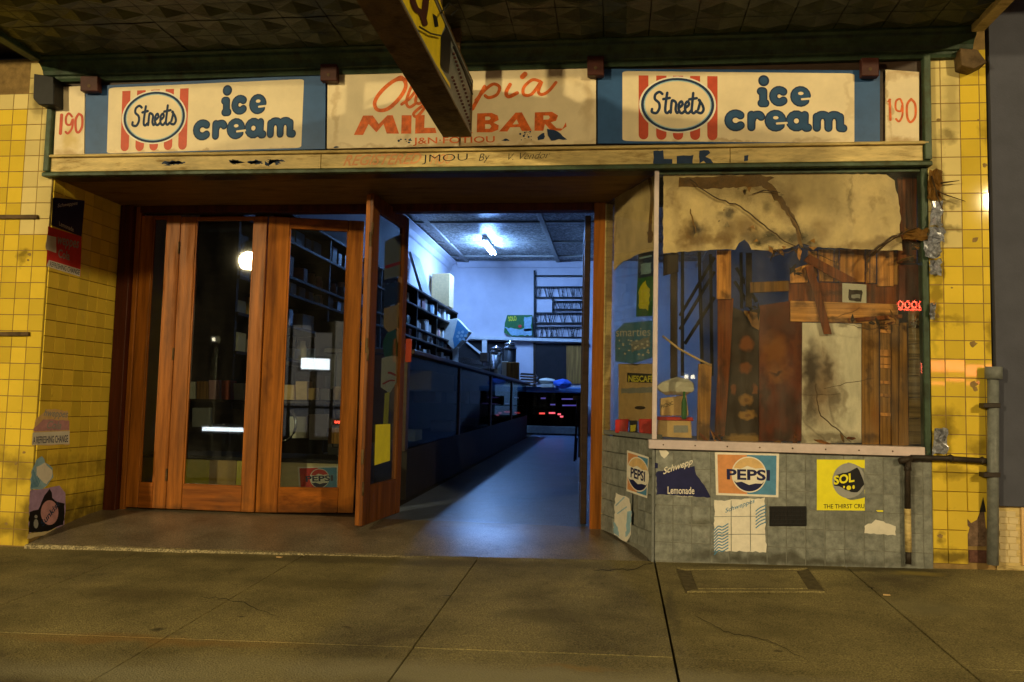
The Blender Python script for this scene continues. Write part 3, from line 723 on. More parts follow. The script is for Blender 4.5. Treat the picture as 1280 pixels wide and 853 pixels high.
    word(.122, ('letter_outline',), 1.12, m['navy'], .0018)
    word(.082, ('letter_fill',), .75, m['sign_ink'], .0030)
    draw('letter_counter', ctr(.768, .338)+ctr(.660, .69)+[mp(ell(.750, .69, .011, .036, n=12))], SP_, .0042, m['sign_cream'], o)
    return o
ice_sign([(107, 108), (407, 93), (406.5, 186.5), (106, 193.5)], [(136, 110), (380, 99), (376.5, 185), (133.5, 192)], 'blue and cream ice cream sign left of the shop name sign')
ice_sign([(747, 86), (1100, 88), (1100, 179.5), (747, 179.5)], [(778, 89), (1068, 92), (1068, 179), (778, 176.5)], 'blue and cream ice cream sign right of the shop name sign')
def number_sign(pxq, strokes_, label):
    o = sign_panel('number_sign', label, 'sign', pxq, SY, m['sign_cream'], 'street number panels at the fascia ends')
    draw('numerals', strokes_, SP_, .001, m['red' if pxq[0][0] < 500 else 'orange_red'], o)
number_sign([(70, 109), (106, 107.5), (105, 194), (67, 195)],
    [stroke([(77, 144), (75.5, 167)], 4), stroke([(90, 146), (86, 142), (82.5, 147), (83, 155), (88, 156), (91, 149), (90, 160), (85, 167), (82, 165)], 2.7), stroke([(98, 143), (94.5, 150), (95, 163), (98.5, 165.5), (102.5, 158), (102.5, 146), (98.5, 142.5)], 3)],
    'small cream street number panel at the left end of the fascia')
number_sign([(1107, 87), (1149, 90), (1149, 179), (1107, 179.5)],
    [stroke([(1112, 125), (1113, 150)], 3.2), stroke([(1113, 124.5), (1110, 127)], 2), stroke([(1128, 130), (1125, 124), (1120, 127), (1120, 137), (1126, 139), (1128, 131), (1128, 144), (1124, 152), (1120, 149)], 2.6), stroke([(1139, 124), (1134, 131), (1134, 146), (1138, 153), (1144, 146), (1144, 131), (1139, 124)], 3)],
    'cream street number panel with cracked corner at the right end of the fascia')

# shop name sign
a = lambda x, y: (380+x/3.048, 60+y/3.048)
def A2(*P): return [a(*p) for p in P]
o = sign_panel('shop_name_sign', 'cream shop name sign with red brush lettering in the middle of the fascia', 'sign', [(409.5, 92.5), (745, 85.5), (745, 180), (408.5, 186)], SY-.004, m['sign_cream'])
NP = PY(SY-.004)
W1 = 4.6
scr = [stroke(A2((392, 122), (350, 122), (300, 160), (270, 205), (280, 236), (320, 232), (365, 190), (388, 145), (372, 113), (350, 122)), W1),
       stroke(A2((372, 215), (405, 190), (438, 140), (430, 118), (408, 150), (390, 205), (402, 226), (428, 210)), W1*.8),
       stroke(A2((432, 170), (425, 205), (445, 210), (470, 170), (460, 225), (430, 262), (418, 250), (450, 222), (490, 200)), W1*.8),
       stroke(A2((500, 165), (485, 215), (515, 175), (530, 172), (522, 212), (552, 172), (566, 172), (556, 208), (585, 195)), W1*.8),
       stroke(A2((688, 148), (668, 185), (642, 232)), W1), stroke(A2((655, 200), (690, 160), (722, 138), (745, 150), (735, 178), (705, 190), (690, 182)), W1*.85),
       stroke(A2((785, 140), (770, 170), (780, 186), (812, 172)), W1), stroke(A2((842, 100), (832, 110)), 6.2),
       stroke(A2((900, 128), (870, 122), (838, 150), (838, 178), (868, 176), (905, 128), (893, 165), (905, 178), (932, 165), (960, 132)), W1*.85)]
draw('script_lettering', scr, NP, .001, m['orange_red'], o)
cap = [A2((190, 332), (225, 258), (262, 258), (285, 290), (318, 257), (338, 257), (362, 327), (315, 327), (303, 290), (276, 322), (246, 290), (225, 332)),
       A2((372, 257), (410, 257), (408, 327), (370, 327)), A2((425, 257), (460, 256), (458, 305), (500, 305), (505, 325), (423, 327)),
       A2((520, 257), (555, 257), (555, 283), (600, 257), (640, 257), (590, 288), (645, 325), (600, 325), (555, 298), (555, 325), (520, 325)),
       A2((660, 250), (715, 248), (738, 258), (742, 275), (722, 285), (742, 295), (740, 312), (715, 322), (658, 322)),
       A2((743, 319), (806, 247), (830, 246), (868, 316), (830, 317), (822, 302), (785, 303), (775, 319)),
       A2((880, 246), (945, 244), (968, 258), (960, 278), (940, 284), (962, 306), (985, 308), (998, 283), (1000, 300), (978, 316), (940, 314), (918, 290), (912, 316), (878, 316))]
draw('block_lettering', [poly(p) for p in cap], NP, .001, m['orange_red'], o)
draw('letter_counters', [poly(A2((690, 262), (706, 262), (712, 268), (706, 275), (690, 276))), poly(A2((690, 291), (708, 291), (714, 299), (708, 308), (690, 309))), poly(A2((795, 292), (818, 291), (810, 272))), poly(A2((912, 258), (932, 258), (937, 265), (931, 273), (912, 274)))], NP, .0019, m['sign_cream'], o)
draw('owner_lettering', [tq('J&N·FOTIOU', a(415, 374), a(727, 368), a(415, 342), .012)], NP, .001, m['orange_red'], o)
nv = [ragged(A2((925, 310), (965, 318), (1000, 350), (945, 351), (930, 332)), 1.0, 4), ragged(A2((892, 338), (918, 322), (915, 350), (890, 352)), 1.2, 3)]
for _ in range(16): x, y = a(rnd(820, 868), rnd(318, 356)); r = rnd(.5, 1.5); nv.append(ell(x, y, r, r, n=7))
for _ in range(10): x, y = a(rnd(360, 410), rnd(345, 362)); r = rnd(.4, 1.3); nv.append(ell(x, y, r*1.6, r, n=7))
nv += [ragged(A2((752, 352), (770, 344), (784, 352), (766, 356)), .5, 2), ragged(A2((112, 378), (126, 374), (136, 378), (118, 382)), .5, 2)]
draw('flaked_patch', nv, NP, .0024, m['navy'], o)
# hand lettering on the strip board
TP = PY(-.026)
draw('brush_lettering', [tq('REGISTERED', a(148, 450), a(440, 442), a(160, 408), .015, .18)], TP, .001, m['print_orange'], f)
draw('brush_lettering', [tq('MOU', a(480, 444), a(560, 441), a(488, 406), .0, .2)], TP, .001, m['print_orange'], f)
draw('dark_lettering', [tq('JMOU', a(450, 444), a(622, 438), a(452, 408), -.012)], TP, .0018, m['print_black'], f)
draw('dark_lettering', [tq('By', a(665, 440), a(705, 436), a(668, 404), -.01, .2)], TP, .0018, m['print_black'], f)
draw('signature', [tq('V. Vendor', a(775, 428), a(935, 420), a(780, 402), -.015, .3)], TP, .0018, m['print_black'], f)
b3 = lambda x, y: (740+x/2.370, 60+y/2.370)
bl = []
for pl in ([(182, 305), (212, 304), (212, 330), (238, 330), (238, 344), (182, 344)], [(250, 320), (300, 318), (298, 345), (252, 345)], [(318, 304), (345, 303), (350, 312), (335, 322), (352, 330), (358, 342), (340, 344), (330, 335), (318, 343)]):
    bl.append(ragged([b3(*p) for p in pl], .5, 4))
bl.append(ragged([b3(*p) for p in [(452, 320), (464, 318), (462, 334), (450, 336)]], .4, 3))
for c, y in ((295, 203.0), (318, 202.5), (345, 201), (212, 204.5), (222, 203.5)):
    for _ in range(4): bl.append(ragged([(c+rnd(-8, 8)+6*math.cos(k), y+rnd(-2, 2)+1.8*math.sin(k)) for k in range(6)], .7, 2))
for k in range(7): bl.append(ragged([(320+rnd(0, 35), 204+rnd(-4, 4)), (330+rnd(0, 25), 201+rnd(-3, 3)), (326+rnd(0, 25), 206+rnd(-2, 3))], .8, 2))
draw('flaked_letters', bl, TP, .0010, m['navy'], f)

# moulding above the signs and awning soffit
AX0, AX1, AY = XL-.06, 1.80, -.95
zc = 3.10
bm = bmesh.new()
prof = [(.09, 2.968), (-.035, 2.968), (-.045, 2.985), (-.045, 3.000), (-.062, 3.006), (-.07, 3.03), (-.085, 3.05), (-.115, 3.072), (-.118, 3.088), (-.15, 3.094), (-.15, 3.14), (.09, 3.14)]
prism(bm, [(AX0-.01, y, z) for y, z in prof], (AX1-AX0+.02, 0, 0)); mold = bm
aw = thing('awning', 'dark green street awning with a pressed metal soffit of raised diamonds', 'awning', (-1.1, -.6, 3.05))
obj('cornice', mold, m['green_dark'], aw)
PWD = .56
nx = int((AX1-AX0)/PWD)+1; pw = (AX1-AX0)/nx
pm = {}
def soffit_panel(w, d):
    bm = bmesh.new(); k = 2; cw, cdp = w/k, d/k; g = .003
    def V(x, y, z): return bm.verts.new((x, y, z))
    for i in range(k):
        for j in range(k):
            x0, y0 = i*cw+g, j*cdp+g; x1, y1 = (i+1)*cw-g, (j+1)*cdp-g; cx, cy = (x0+x1)/2, (y0+y1)/2
            mid = [V(cx, y0, 0), V(x1, cy, 0), V(cx, y1, 0), V(x0, cy, 0)]; cor = [V(x0, y0, .004), V(x1, y0, .004), V(x1, y1, .004), V(x0, y1, .004)]
            ap = V(cx, cy, -.026)
            for q in range(4):
                bm.faces.new((mid[q], ap, mid[(q+1) % 4])); bm.faces.new((mid[q], mid[(q+1) % 4], cor[(q+1) % 4]))
    bmesh.ops.recalc_face_normals(bm, faces=bm.faces)
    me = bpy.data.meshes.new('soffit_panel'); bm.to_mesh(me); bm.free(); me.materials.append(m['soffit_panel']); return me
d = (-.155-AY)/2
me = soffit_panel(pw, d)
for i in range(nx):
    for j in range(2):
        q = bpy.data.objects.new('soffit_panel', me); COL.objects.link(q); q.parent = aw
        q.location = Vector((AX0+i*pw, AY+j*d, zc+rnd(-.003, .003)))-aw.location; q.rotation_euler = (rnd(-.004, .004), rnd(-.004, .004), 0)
obj('awning_deck', B(AX0, AX1, AY-.02, .0, zc+.045, zc+.16), m['dark'], aw)
for x in (AX0, AX1): obj('edge_beam', B(x-.035, x+.035, AY-.02, -.152, zc-.035, zc+.2, .004), m['green_dark' if x < 0 else 'cream_strip'], aw)
obj('front_fascia', B(AX0-.03, AX1+.03, AY-.05, AY-.022, zc-.03, zc+.3, .004), m['green'], aw)
# upper wall of the building and the awnings beyond
uw = thing('upper_wall', 'dark wall of the building above the awning', 'wall', (0, .3, 3.14))
obj('render', B(-9, 6, .10, .5, 3.142, 5.5), m['grey_wall'], uw)
obj('beam', B(-9, XL-.1, .03, .5, 3.0, 3.14), m['dark_wood'], uw)
na = thing('neighbour_awning', 'unlit neighbouring awning past the left yellow pier', 'awning', (-6, -.6, 3.2))
obj('soffit', B(-9, AX0-.045, AY, .09, 3.2, 3.3), m['dark'], na)
na = thing('neighbour_awning', 'unlit neighbouring awning above the dark grey wall', 'awning', (3.5, -.6, 3.2))
obj('soffit', B(AX1+.045, 6, AY, -.03, 3.35, 3.42), m['dark'], na)
# brackets
for x0, y0, x1, y1, lb in ((100, 95, 122, 114, 'leftmost brown sign clip above the left street number'), (400, 80, 421, 101, 'brown sign clip between left ice cream sign and shop name sign'),
                          (734, 70, 755, 94, 'brown sign clip between shop name sign and right ice cream sign'), (1077, 72, 1099, 95, 'brown sign clip beside the right street number')):
    b = pxbm(rc(x0, y0, x1, y1), -.085, .05, .004); t = tag(obj('sign_clip', b, m['brown_block']), lb, 'bracket', 'brown clips holding the fascia signs')
    draw('bolt_head', [ell((x0+x1)/2, (y0+y1)/2+3, 2.2, 2.2, n=8)], PY(-.085), .002, m['rust'], t, .002)
b = pxbm([(42, 92), (67, 96), (67, 131), (48, 131), (41, 123)], -.12, .13, .005); t = tag(obj('awning_bracket', b, m['black']), 'large dark corner bracket under the awning by the left yellow pier', 'bracket')
b = pxbm([(1200, 60), (1222, 62), (1234, 78), (1218, 86), (1202, 82)], -.10, .10, .004); tag(obj('awning_bracket', b, m['rust']), 'rusty corner bracket under the awning by the right yellow pier', 'bracket')

# hanging blade sign
hs = thing('hanging_sign', 'rusty double sided hanging sign box with broken yellow letters and lamp studs', 'hanging sign', at(571, 171, -.14))
zb = at(571, 171.5, -.14).z
pB = Plane((0, 0, zb), (0, 0, 1))
xl = at(554, 173, -.14).x; xr = at(589.5, 170, -.14).x
HB = .34
obj('base_plate', B(xl, xr, -2.2, -.14, zb, zb+.012), m['rust'], hs)
obj('end_plate', B(xl, xr, -.152, -.14, zb+.013, zb+HB), m['rust'], hs)
obj('back_face', B(xl, xl+.01, -2.6, -.153, zb+.013, zb+HB), m['rust'], hs)
obj('front_face', B(xr-.022, xr-.012, -2.6, -.153, zb+.013, zb+HB), m['grey_metal'], hs)
obj('top_plate', B(xl, xr, -2.6, -.14, zb+HB+.001, zb+HB+.012), m['rust'], hs)
for z in (zb+.013, zb+HB-.014): obj('edge_angle', B(xr-.0115, xr-.001, -2.6, -.153, z, z+.013), m['grey_metal'], hs)
obj('hanger', B(xl+.05, xr-.05, -.34, -.30, zb+HB+.013, zc+.02), m['rust'], hs)
obj('hanger', B(xl+.05, xr-.05, -.88, -.84, zb+HB+.013, zc+.02), m['rust'], hs)
XP = Plane((xr-.012, 0, 0), (1, 0, 0))
z7 = lambda x, y: (440+x/3.556, y/3.556)
def Z7(*P): return [z7(*p) for p in P]
draw('yellow_letter', [poly(Z7((205, -30), (380, -30), (410, 60), (412, 120), (395, 160), (402, 230), (392, 300), (435, 372), (438, 395), (300, 165)))], XP, .004, m['yellow_letter'], hs)
draw('letter_void', [poly(Z7((395, 165), (428, 110), (441, 118), (438, 250), (430, 330), (392, 290))), poly(Z7((358, 60), (378, 75), (385, 118), (368, 122))), ], XP, .006, m['black'], hs)
draw('red_glass', [stroke(Z7((270, 0), (285, 40), (310, 60), (325, 105)), 7), stroke(Z7((330, -10), (325, 40), (318, 80)), 8)], XP, .008, m['brown_block'], hs)
bm = bmesh.new()
for r in range(2):
    for k in range(15):
        p = z7(452+k*5.4+r*4, 240+k*17.5) if r == 0 else z7(447+k*5.6, 345+k*14.8)
        q = XP.at(*p, .012); ball(bm, q, .009, sub=1)
bmesh.ops.delete(bm, geom=[v for v in bm.verts if v.co.z > zb+HB or v.co.z < zb+.01], context='VERTS')
obj('lamp_studs', bm, m['brown_block'], hs, 'stuff')
bm = bmesh.new()
tube(bm, [XP.at(*z7(452, 210), .02), XP.at(*z7(500, 320), .02), XP.at(*z7(535, 420), .02)], .006, 6)
tube(bm, [XP.at(*z7(395, 60), .03), XP.at(*z7(430, 15), .06), XP.at(*z7(470, 40), .05), XP.at(*z7(440, 70), .02)], .004, 6)
tube(bm, [XP.at(*z7(300, 120), .02), XP.at(*z7(350, 150), .02), XP.at(*z7(395, 160), .02)], .004, 6)
obj('wire', bm, m['black'], hs)

# recess soffit over the doors
struct('recess_soffit', B(XL, -.30, .10, .86, 2.322, 2.36), m['soffit'])
struct('recess_soffit_edge', (lambda b: (prism(b, [(-.30, .10, 2.322), (.0, .10, 2.322), (-.30, .86, 2.322)], (0, 0, .03)), b)[1])(bmesh.new()), m['soffit'])

# ================================================================ DOORS
DY = .82
def leafpart(bm, O, u, nrm, s0, s1, z0, z1, t, off=0, bev=.004):
    P = lambda s, z, d: O+u*s+nrm*d+Vector((0, 0, z-O.z))
    prism(bm, [P(s0, z0, off), P(s1, z0, off), P(s1, z1, off), P(s0, z1, off)], nrm*t, bev)
def leaf(label, pa, pb, z0, z1, sl, sr, rb, rt, hinge=None, group='timber and glass folding door leaves', t=.042, mats=('wood', 'wood_x')):
    O = Vector((pa[0], pa[1], 0)); v = Vector((pb[0], pb[1], 0))-O; Ln = v.length; u = v/Ln; nrm = Vector((-u.y, u.x, 0))
    o = thing('door_leaf', label, 'door', Vector((O.x, O.y, z0)), group); O.z = 0
    for s0, s1 in ((0, sl), (Ln-sr, Ln)):
        bm = bmesh.new(); leafpart(bm, O, u, nrm, s0, s1, z0, z1, t); obj('stile', bm, m[mats[0]], o)
    bm = bmesh.new(); leafpart(bm, O, u, nrm, sl+.001, Ln-sr-.001, z0, z0+rb, t-.004, .002); obj('bottom_rail', bm, m[mats[1]], o)
    bm = bmesh.new(); leafpart(bm, O, u, nrm, sl+.001, Ln-sr-.001, z1-rt, z1, t-.004, .002); obj('top_rail', bm, m[mats[1]], o)
    for (s0, s1, a, b) in ((sl+.001, sl+.011, z0+rb, z1-rt), (Ln-sr-.011, Ln-sr-.001, z0+rb, z1-rt)):
        bm = bmesh.new(); leafpart(bm, O, u, nrm, s0, s1, a+.001, b-.001, .012, .006, 0); obj('glazing_bead', bm, m[mats[0]], o)
    bm = bmesh.new(); leafpart(bm, O, u, nrm, sl-.008, Ln-sr+.008, z0+rb-.008, z1-rt+.008, .005, .02, 0); obj('pane', bm, m['glass'], o)
    if hinge is not None:
        for zz in (z0+.25, z0+1.15, z1-.25):
            bm = bmesh.new(); p = O+u*hinge; tube(bm, [(p.x, p.y-.006, zz-.045), (p.x, p.y-.006, zz+.045)], .007, 8); obj('hinge', bm, m['rust'], o)
    return o, O, u, nrm
X = lambda px: at(px, 450, DY).x
# scuffs and grime low on the doors
for k_ in ('wood', 'wood_x'): spots(m[k_], .8, [(245, 643, 110, 10, (.05, .02, .006), .7), (390, 642, 80, 10, (.05, .02, .006), .7), (285, 625, 30, 5, (.10, .04, .01), .5), (332, 470, 5, 40, (.10, .03, .005), .5), (210, 400, 5, 60, (.10, .03, .005), .4), (318, 560, 8, 60, (.12, .04, .008), .4), (400, 268, 60, 8, (.08, .03, .006), .5)], .03, 10)
fr = thing('door_frame', 'dark stained timber frame round the folding doors', 'door frame', (-2.2, DY, .03))
obj('jamb', B(XL+.012, XL+.012+.10, DY-.06, DY+.06, .0, 2.32, .004), m['wood_dark'], fr)
obj('jamb_stop', B(XL+.113, X(166.5), DY-.01, DY+.05, .0, 2.32, .004), m['wood'], fr)
xj0, xj1 = X(740), X(755)
obj('jamb', B(xj0, xj1, DY-.035, DY+.06, .0, 2.32, .005), m['wood'], fr)
obj('jamb_stop', B(xj1+.002, xj1+.035, DY+.02, DY+.07, .0, 2.32, .003), m['wood_dark'], fr)
obj('head', B(X(166.5)+.002, xj0-.002, DY-.03, DY+.07, 2.268, 2.321, .004), m['wood_dark'], fr)
zb0, zt0 = .045, 2.262
d1 = leaf('narrow left timber door leaf with a thin strip of glass', (X(167), DY), (X(216.5), DY), zb0, zt0-.01, X(182)-X(167), X(216.5)-X(200), .19, .03, X(216.5)-X(167))
d2 = leaf('wide timber door leaf showing the round lamp reflection, second from the left', (X(217), DY), (X(326), DY+.0), zb0, zt0-.02, X(236)-X(217), X(326)-X(310), .19, .03)
pr = at(449, 450, 1.00)
d3 = leaf('timber door leaf with soft drink sticker behind its glass, third from the left', (X(328), DY), (pr.x, 1.0), zb0, zt0-.02, X(353)-X(328), .115, .185, .085)
p4a, p4b = at(460, 450, .40), at(506, 450, 1.18)
d4 = leaf('folded open timber door leaf beside the shop entry with stickers on its glass', (p4a.x, .40), (p4b.x, 1.18), zb0-.005, zt0+.04, .13, .10, .26, .10, .0, mats=('wood_shaded', 'wood_shaded'))
bm = bmesh.new(); O, u, nr = d4[1], d4[2], d4[3]
quadbox(bm, p4a.x-.052, p4a.x-.022, .40, .44, zb0, zt0+.03, .003); obj('edge_strip', bm, m['wood'], d4[0])
bm = bmesh.new()
for zz in (.5, 1.25, 1.98): quadbox(bm, p4a.x-.021, p4a.x-.004, .392, .41, zz-.05, zz+.05, .002)
obj('hinge', bm, m['rust'], d4[0])
bm = bmesh.new(); quadbox(bm, p4b.x+.005, p4b.x+.05, 1.165, 1.19, 1.18, 1.36, .004); obj('red_latch_plate', bm, m['red'], d4[0])
# right hand leaf, folded back into the shop
dx = at(736, 450, .90).x
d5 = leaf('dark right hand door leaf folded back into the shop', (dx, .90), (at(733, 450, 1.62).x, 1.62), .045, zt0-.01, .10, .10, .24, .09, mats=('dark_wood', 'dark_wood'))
L4 = Plane(d4[1]+Vector((0, 0, 0)), Vector((-d4[3].x, -d4[3].y, 0)))   # outer (visible) face of the folded leaf

# ================================================================ SHOP WINDOW FRAME AND GLASS
sw = thing('shop_window', 'cracked shop window with stained cream painted top panes and a pale corner post', 'shop window', (.75, .1, SILL_T))
XM = at(823, 400, 0).x
obj('mullion', B(-.016, .012, -.018, .014, SILL_T+.002, 2.316, .002), m['pinkwhite'], sw)
bm = bmesh.new(); quadbox(bm, -.035, XR-.045, -.030, .30, SILL_B+.002, SILL_T, .003); obj('sill', bm, m['pinkwhite'], sw)
bm = bmesh.new()
for k in range(9): ball(bm, (.05+k*.185, -.031, .656), .005, sub=1)
obj('screw', bm, m['rust'], sw, 'stuff')
bm = bmesh.new(); prism(bm, [SP0+SPU*.02+Vector((0, 0, SILL_B+.055)), SP0+SPU*(SPL_L-.02)+Vector((0, 0, SILL_B+.055)), SP0+SPU*(SPL_L-.02)-SPN*.06+Vector((0, 0, SILL_B+.055)), SP0+SPU*.02-SPN*.06+Vector((0, 0, SILL_B+.055))], (0, 0, .03), .002); obj('side_sill', bm, m['grey_metal'], sw)
obj('side_post', (lambda b: (prism(b, [SP0+SPN*.01, SP0+SPU*.03+SPN*.01, SP0+SPU*.03-SPN*.05, SP0-SPN*.05], (0, 0, 2.31), .003), b)[1])(bmesh.new()), m['cream_strip'], sw)
obj('end_frame', B(XR-.038, XR-.004, -.012, .06, SILL_B+.002, 2.315, .003), m['green_dark'], sw)
obj('head', B(.013, XR-.04, .0, .06, 2.295, 2.3165, .002), m['green'], sw)
obj('pane', B(.013, XR-.039, .004, .010, SILL_T+.001, 2.294), m['glass_win'], sw)
bm = bmesh.new(); q0, q1 = SP0+SPU*.03, SP0+SPU*(SPL_L-.02)
prism(bm, [q0+Vector((0, 0, .715)), q1+Vector((0, 0, .715)), q1+Vector((0, 0, 2.315)), q0+Vector((0, 0, 2.315))], -SPN*.006); obj('side_pane', bm, m['glass_win'], sw)
m['stain'] = M('stained painted pane', (.84, .62, .31), .42, .22, 7, dirt=.42, dscale=5, dcol=(.17, .085, .018), stretch=(1, 1, .8))
m['stain_brown'] = M('brown water stain', (.24, .12, .025), .5, .4, 14, dirt=.4, dscale=10, dcol=(.06, .03, .008))
m['stain_dark'] = M('dark scorch stain', (.05, .028, .010), .6, .4, 18)
m['ply'] = wood('raw plywood board', (.66, .285, .070), ax=2, fine=34, dirt=.46, rough=.6, var=.6, tv=.25, dcol=(.07, .025, .006))
m['ply_x'] = wood('raw plywood board across', (.70, .32, .085), ax=0, fine=34, dirt=.40, rough=.6, var=.6, dcol=(.07, .025, .006))
m['plank_red'] = wood('reddish plank', (.20, .050, .008), ax=2, fine=30, rough=.6, var=.7, dirt=.5, dcol=(.035, .012, .004))
m['plank_brown'] = wood('brown plank', (.32, .150, .034), ax=2, fine=32, rough=.65, dirt=.5, var=.6, tv=.25)
m['plank_grey'] = wood('weathered plank', (.38, .25, .10), ax=0, fine=30, rough=.7, dirt=.6, dscale=1.4, tv=.3, dcol=(.06, .035, .012))
m['rustboard'] = M('rust red stained board', (.13, .024, .005), .55, .6, 7, dirt=.35, dscale=4, stretch=(1, 1, .6), dcol=(.04, .012, .006))
m['spotboard'] = M('dark stained board', (.030, .016, .008), .55, .5, 8, dirt=.2)
m['spot'] = M('rust ring stain', (.24, .105, .025), .6, .35, 26, dirt=.25, dscale=30, dcol=(.07, .03, .01))
m['spotted'] = M('dark board with rust rings', (.034, .018, .008), .55, .5, 8, dirt=.2)
_r = (.26, .075, .014)
spots(m['spotted'], .13, [(933, 430, 10, 11, _r, .9), (932, 460, 9, 8, _r, .8), (932, 500, 10, 8, (.34, .16, .035), .9), (934, 519, 12, 7, (.38, .19, .04), .95), (917, 487, 4, 7, _r, .7), (944, 487, 4, 8, _r, .8), (930, 550, 28, 9, (.36, .20, .05), .8), (933, 501, 4, 3, (.16, .06, .015), .7), (934, 519, 5, 3, (.16, .06, .015), .7)], .010, 40, None, (1.05, .6))
spots(m['rustboard'], .12, [(968, 438, 22, 24, (.32, .11, .02), .75), (972, 467, 18, 12, (.32, .11, .02), .8), (972, 467, 10, 4, (.05, .014, .005), .9), (980, 395, 20, 20, (.14, .04, .01), .6)], .03, 18)
m['whitewash'] = M('peeling whitewash', (.88, .79, .63), .75, .22, 10, dirt=.28, dscale=6, stretch=(1.6, 1, .6), dcol=(.13, .075, .028), bump=.3, bscale=40)
# painted upper part behind the glass, with its broken lower edge
up = [(829, 219), (900, 219), (1000, 217), (1108, 218), (1118, 226), (1124, 255), (1126, 275), (1124, 288), (1128, 300), (1128, 313), (1096, 313), (1060, 311), (1020, 309), (1000, 304), (985, 311), (962, 313), (940, 312), (936, 306), (930, 300), (924, 304), (919, 312), (898, 312), (866, 314), (829, 317)]
UPP = PY(.022)
draw('painted_top', [ragged(up, .7, 5)], UPP, 0, m['stain'], sw, .004)
s1 = [ragged([(850, 222), (948, 219), (968, 222), (952, 233), (890, 236), (848, 234)], 1.2, 5), jag([(948, 222), (962, 234), (984, 262), (997, 285), (1002, 308)], (10, 4), 1.6, 5, False),
      ragged([(898, 282), (914, 284), (914, 312), (897, 312)], 1, 4), ragged([(918, 276), (932, 268), (945, 284), (934, 300), (922, 296)], 2, 4), jag([(863, 262), (866, 275), (870, 290)], 2, 1, 4), stroke([(976, 240), (985, 262), (1001, 285)], 4),
      ragged([(1052, 302), (1120, 306), (1120, 312), (1052, 312)], 1, 5), ragged([(1020, 276), (1030, 284), (1020, 302), (1005, 296)], 2, 4)]
s1 = s1[:2]+[s1[4]]
draw('water_stain', s1, UPP, .0012, m['stain_brown'], sw)
_b, _k = (.21, .10, .02), (.035, .02, .008)
spots(m['stain'], .022, [(866, 293, 24, 22, _b, .85), (869, 287, 13, 11, _k, .95), (871, 297, 6, 8, (.45, .30, .10), .9), (906, 298, 12, 24, _b, .8), (908, 268, 12, 10, _k, .85), (932, 286, 26, 18, _b, .7), (958, 298, 34, 11, _k, .75), (985, 255, 16, 26, _b, .65), (1000, 298, 30, 14, _k, .8),
    (1028, 284, 16, 16, _b, .5), (1064, 250, 3, 40, _k, .35), (880, 300, 40, 6, _b, .6), (845, 250, 8, 30, _b, .3), (1100, 304, 30, 8, _b, .6), (940, 232, 40, 8, _b, .5), (1040, 310, 60, 7, _b, .7), (960, 262, 9, 9, _k, .5)])
s2 = [ragged([(866+17*math.cos(k*.6), 293+16*math.sin(k*.6)) for k in range(11)], 1.5, 3)]
s3 = [ragged([(868+11*math.cos(k*.6), 287+9*math.sin(k*.6)) for k in range(11)], 1.5, 3), ragged([(905, 268), (918, 258), (926, 262), (914, 275), (906, 278)], 1.5, 3), ragged([(905, 270), (912, 280), (903, 282)], 1, 3)]
# cracks in the glass
GLP = PY(.0035)
ck = []
for P, w in ((((862, 224), (880, 238), (900, 250), (925, 258), (950, 278), (975, 298), (995, 308)), 2.2), (((940, 243), (955, 238), (975, 241)), 1.6), (((985, 262), (998, 283), (1003, 300)), 1.8), (((1128, 290), (1110, 300), (1094, 312), (1084, 328)), 3.4),
             (((1002, 308), (1020, 318), (1050, 330)), 1.2), (((1002, 308), (985, 316), (960, 322)), 1.4), (((1030, 486), (1065, 478), (1092, 473)), .9), (((1020, 480), (1021, 500), (1026, 520), (1045, 535), (1064, 553)), 1.7), (((1004, 493), (1020, 494), (1050, 492)), .7),
             (((1055, 405), (1085, 412), (1125, 406)), .9), (((1040, 398), (1070, 388), (1075, 384)), .9)):
    ck.append(jag(list(P), w*.85, 1.2, 6))
draw('crack', ck, GLP, .0006, m['stain_dark'], sw)
for k in range(26):
    cx, cy = (rnd(945, 1020), rnd(292, 318)) if k < 18 else (rnd(905, 990), rnd(236, 300))
    r = rnd(1.2, 5.5); a0 = rnd(0, 6)
    bm = bmesh.new(); q = at(cx, cy, rnd(-.012, .0))
    pts = [q+Vector((r/205*math.cos(a0+t_)*rnd(.6, 1.5), rnd(-.008, .008), r/205*math.sin(a0+t_)*rnd(.5, 1.1))) for t_ in (0, 2.1, 4.2)]
    prism(bm, pts, (0, .003, 0)); obj('glass_shard', bm, m['glass_win'] if k % 3 else m['stain_brown'], sw)
for P_ in (((1166, 236), (1180, 243), (1207, 252)), ((1176, 229), (1199, 226)), ((1164, 220), (1172, 246), (1178, 262)), ((1090, 320), (1110, 303), (1136, 288), (1150, 284))):
    bm = bmesh.new(); tube(bm, [at(*p, -.035-.004*k) for k, p in enumerate(P_)], [.006]+[.004]*(len(P_)-2)+[.002], 5); obj('splinter', bm, m['stain_dark'], sw)
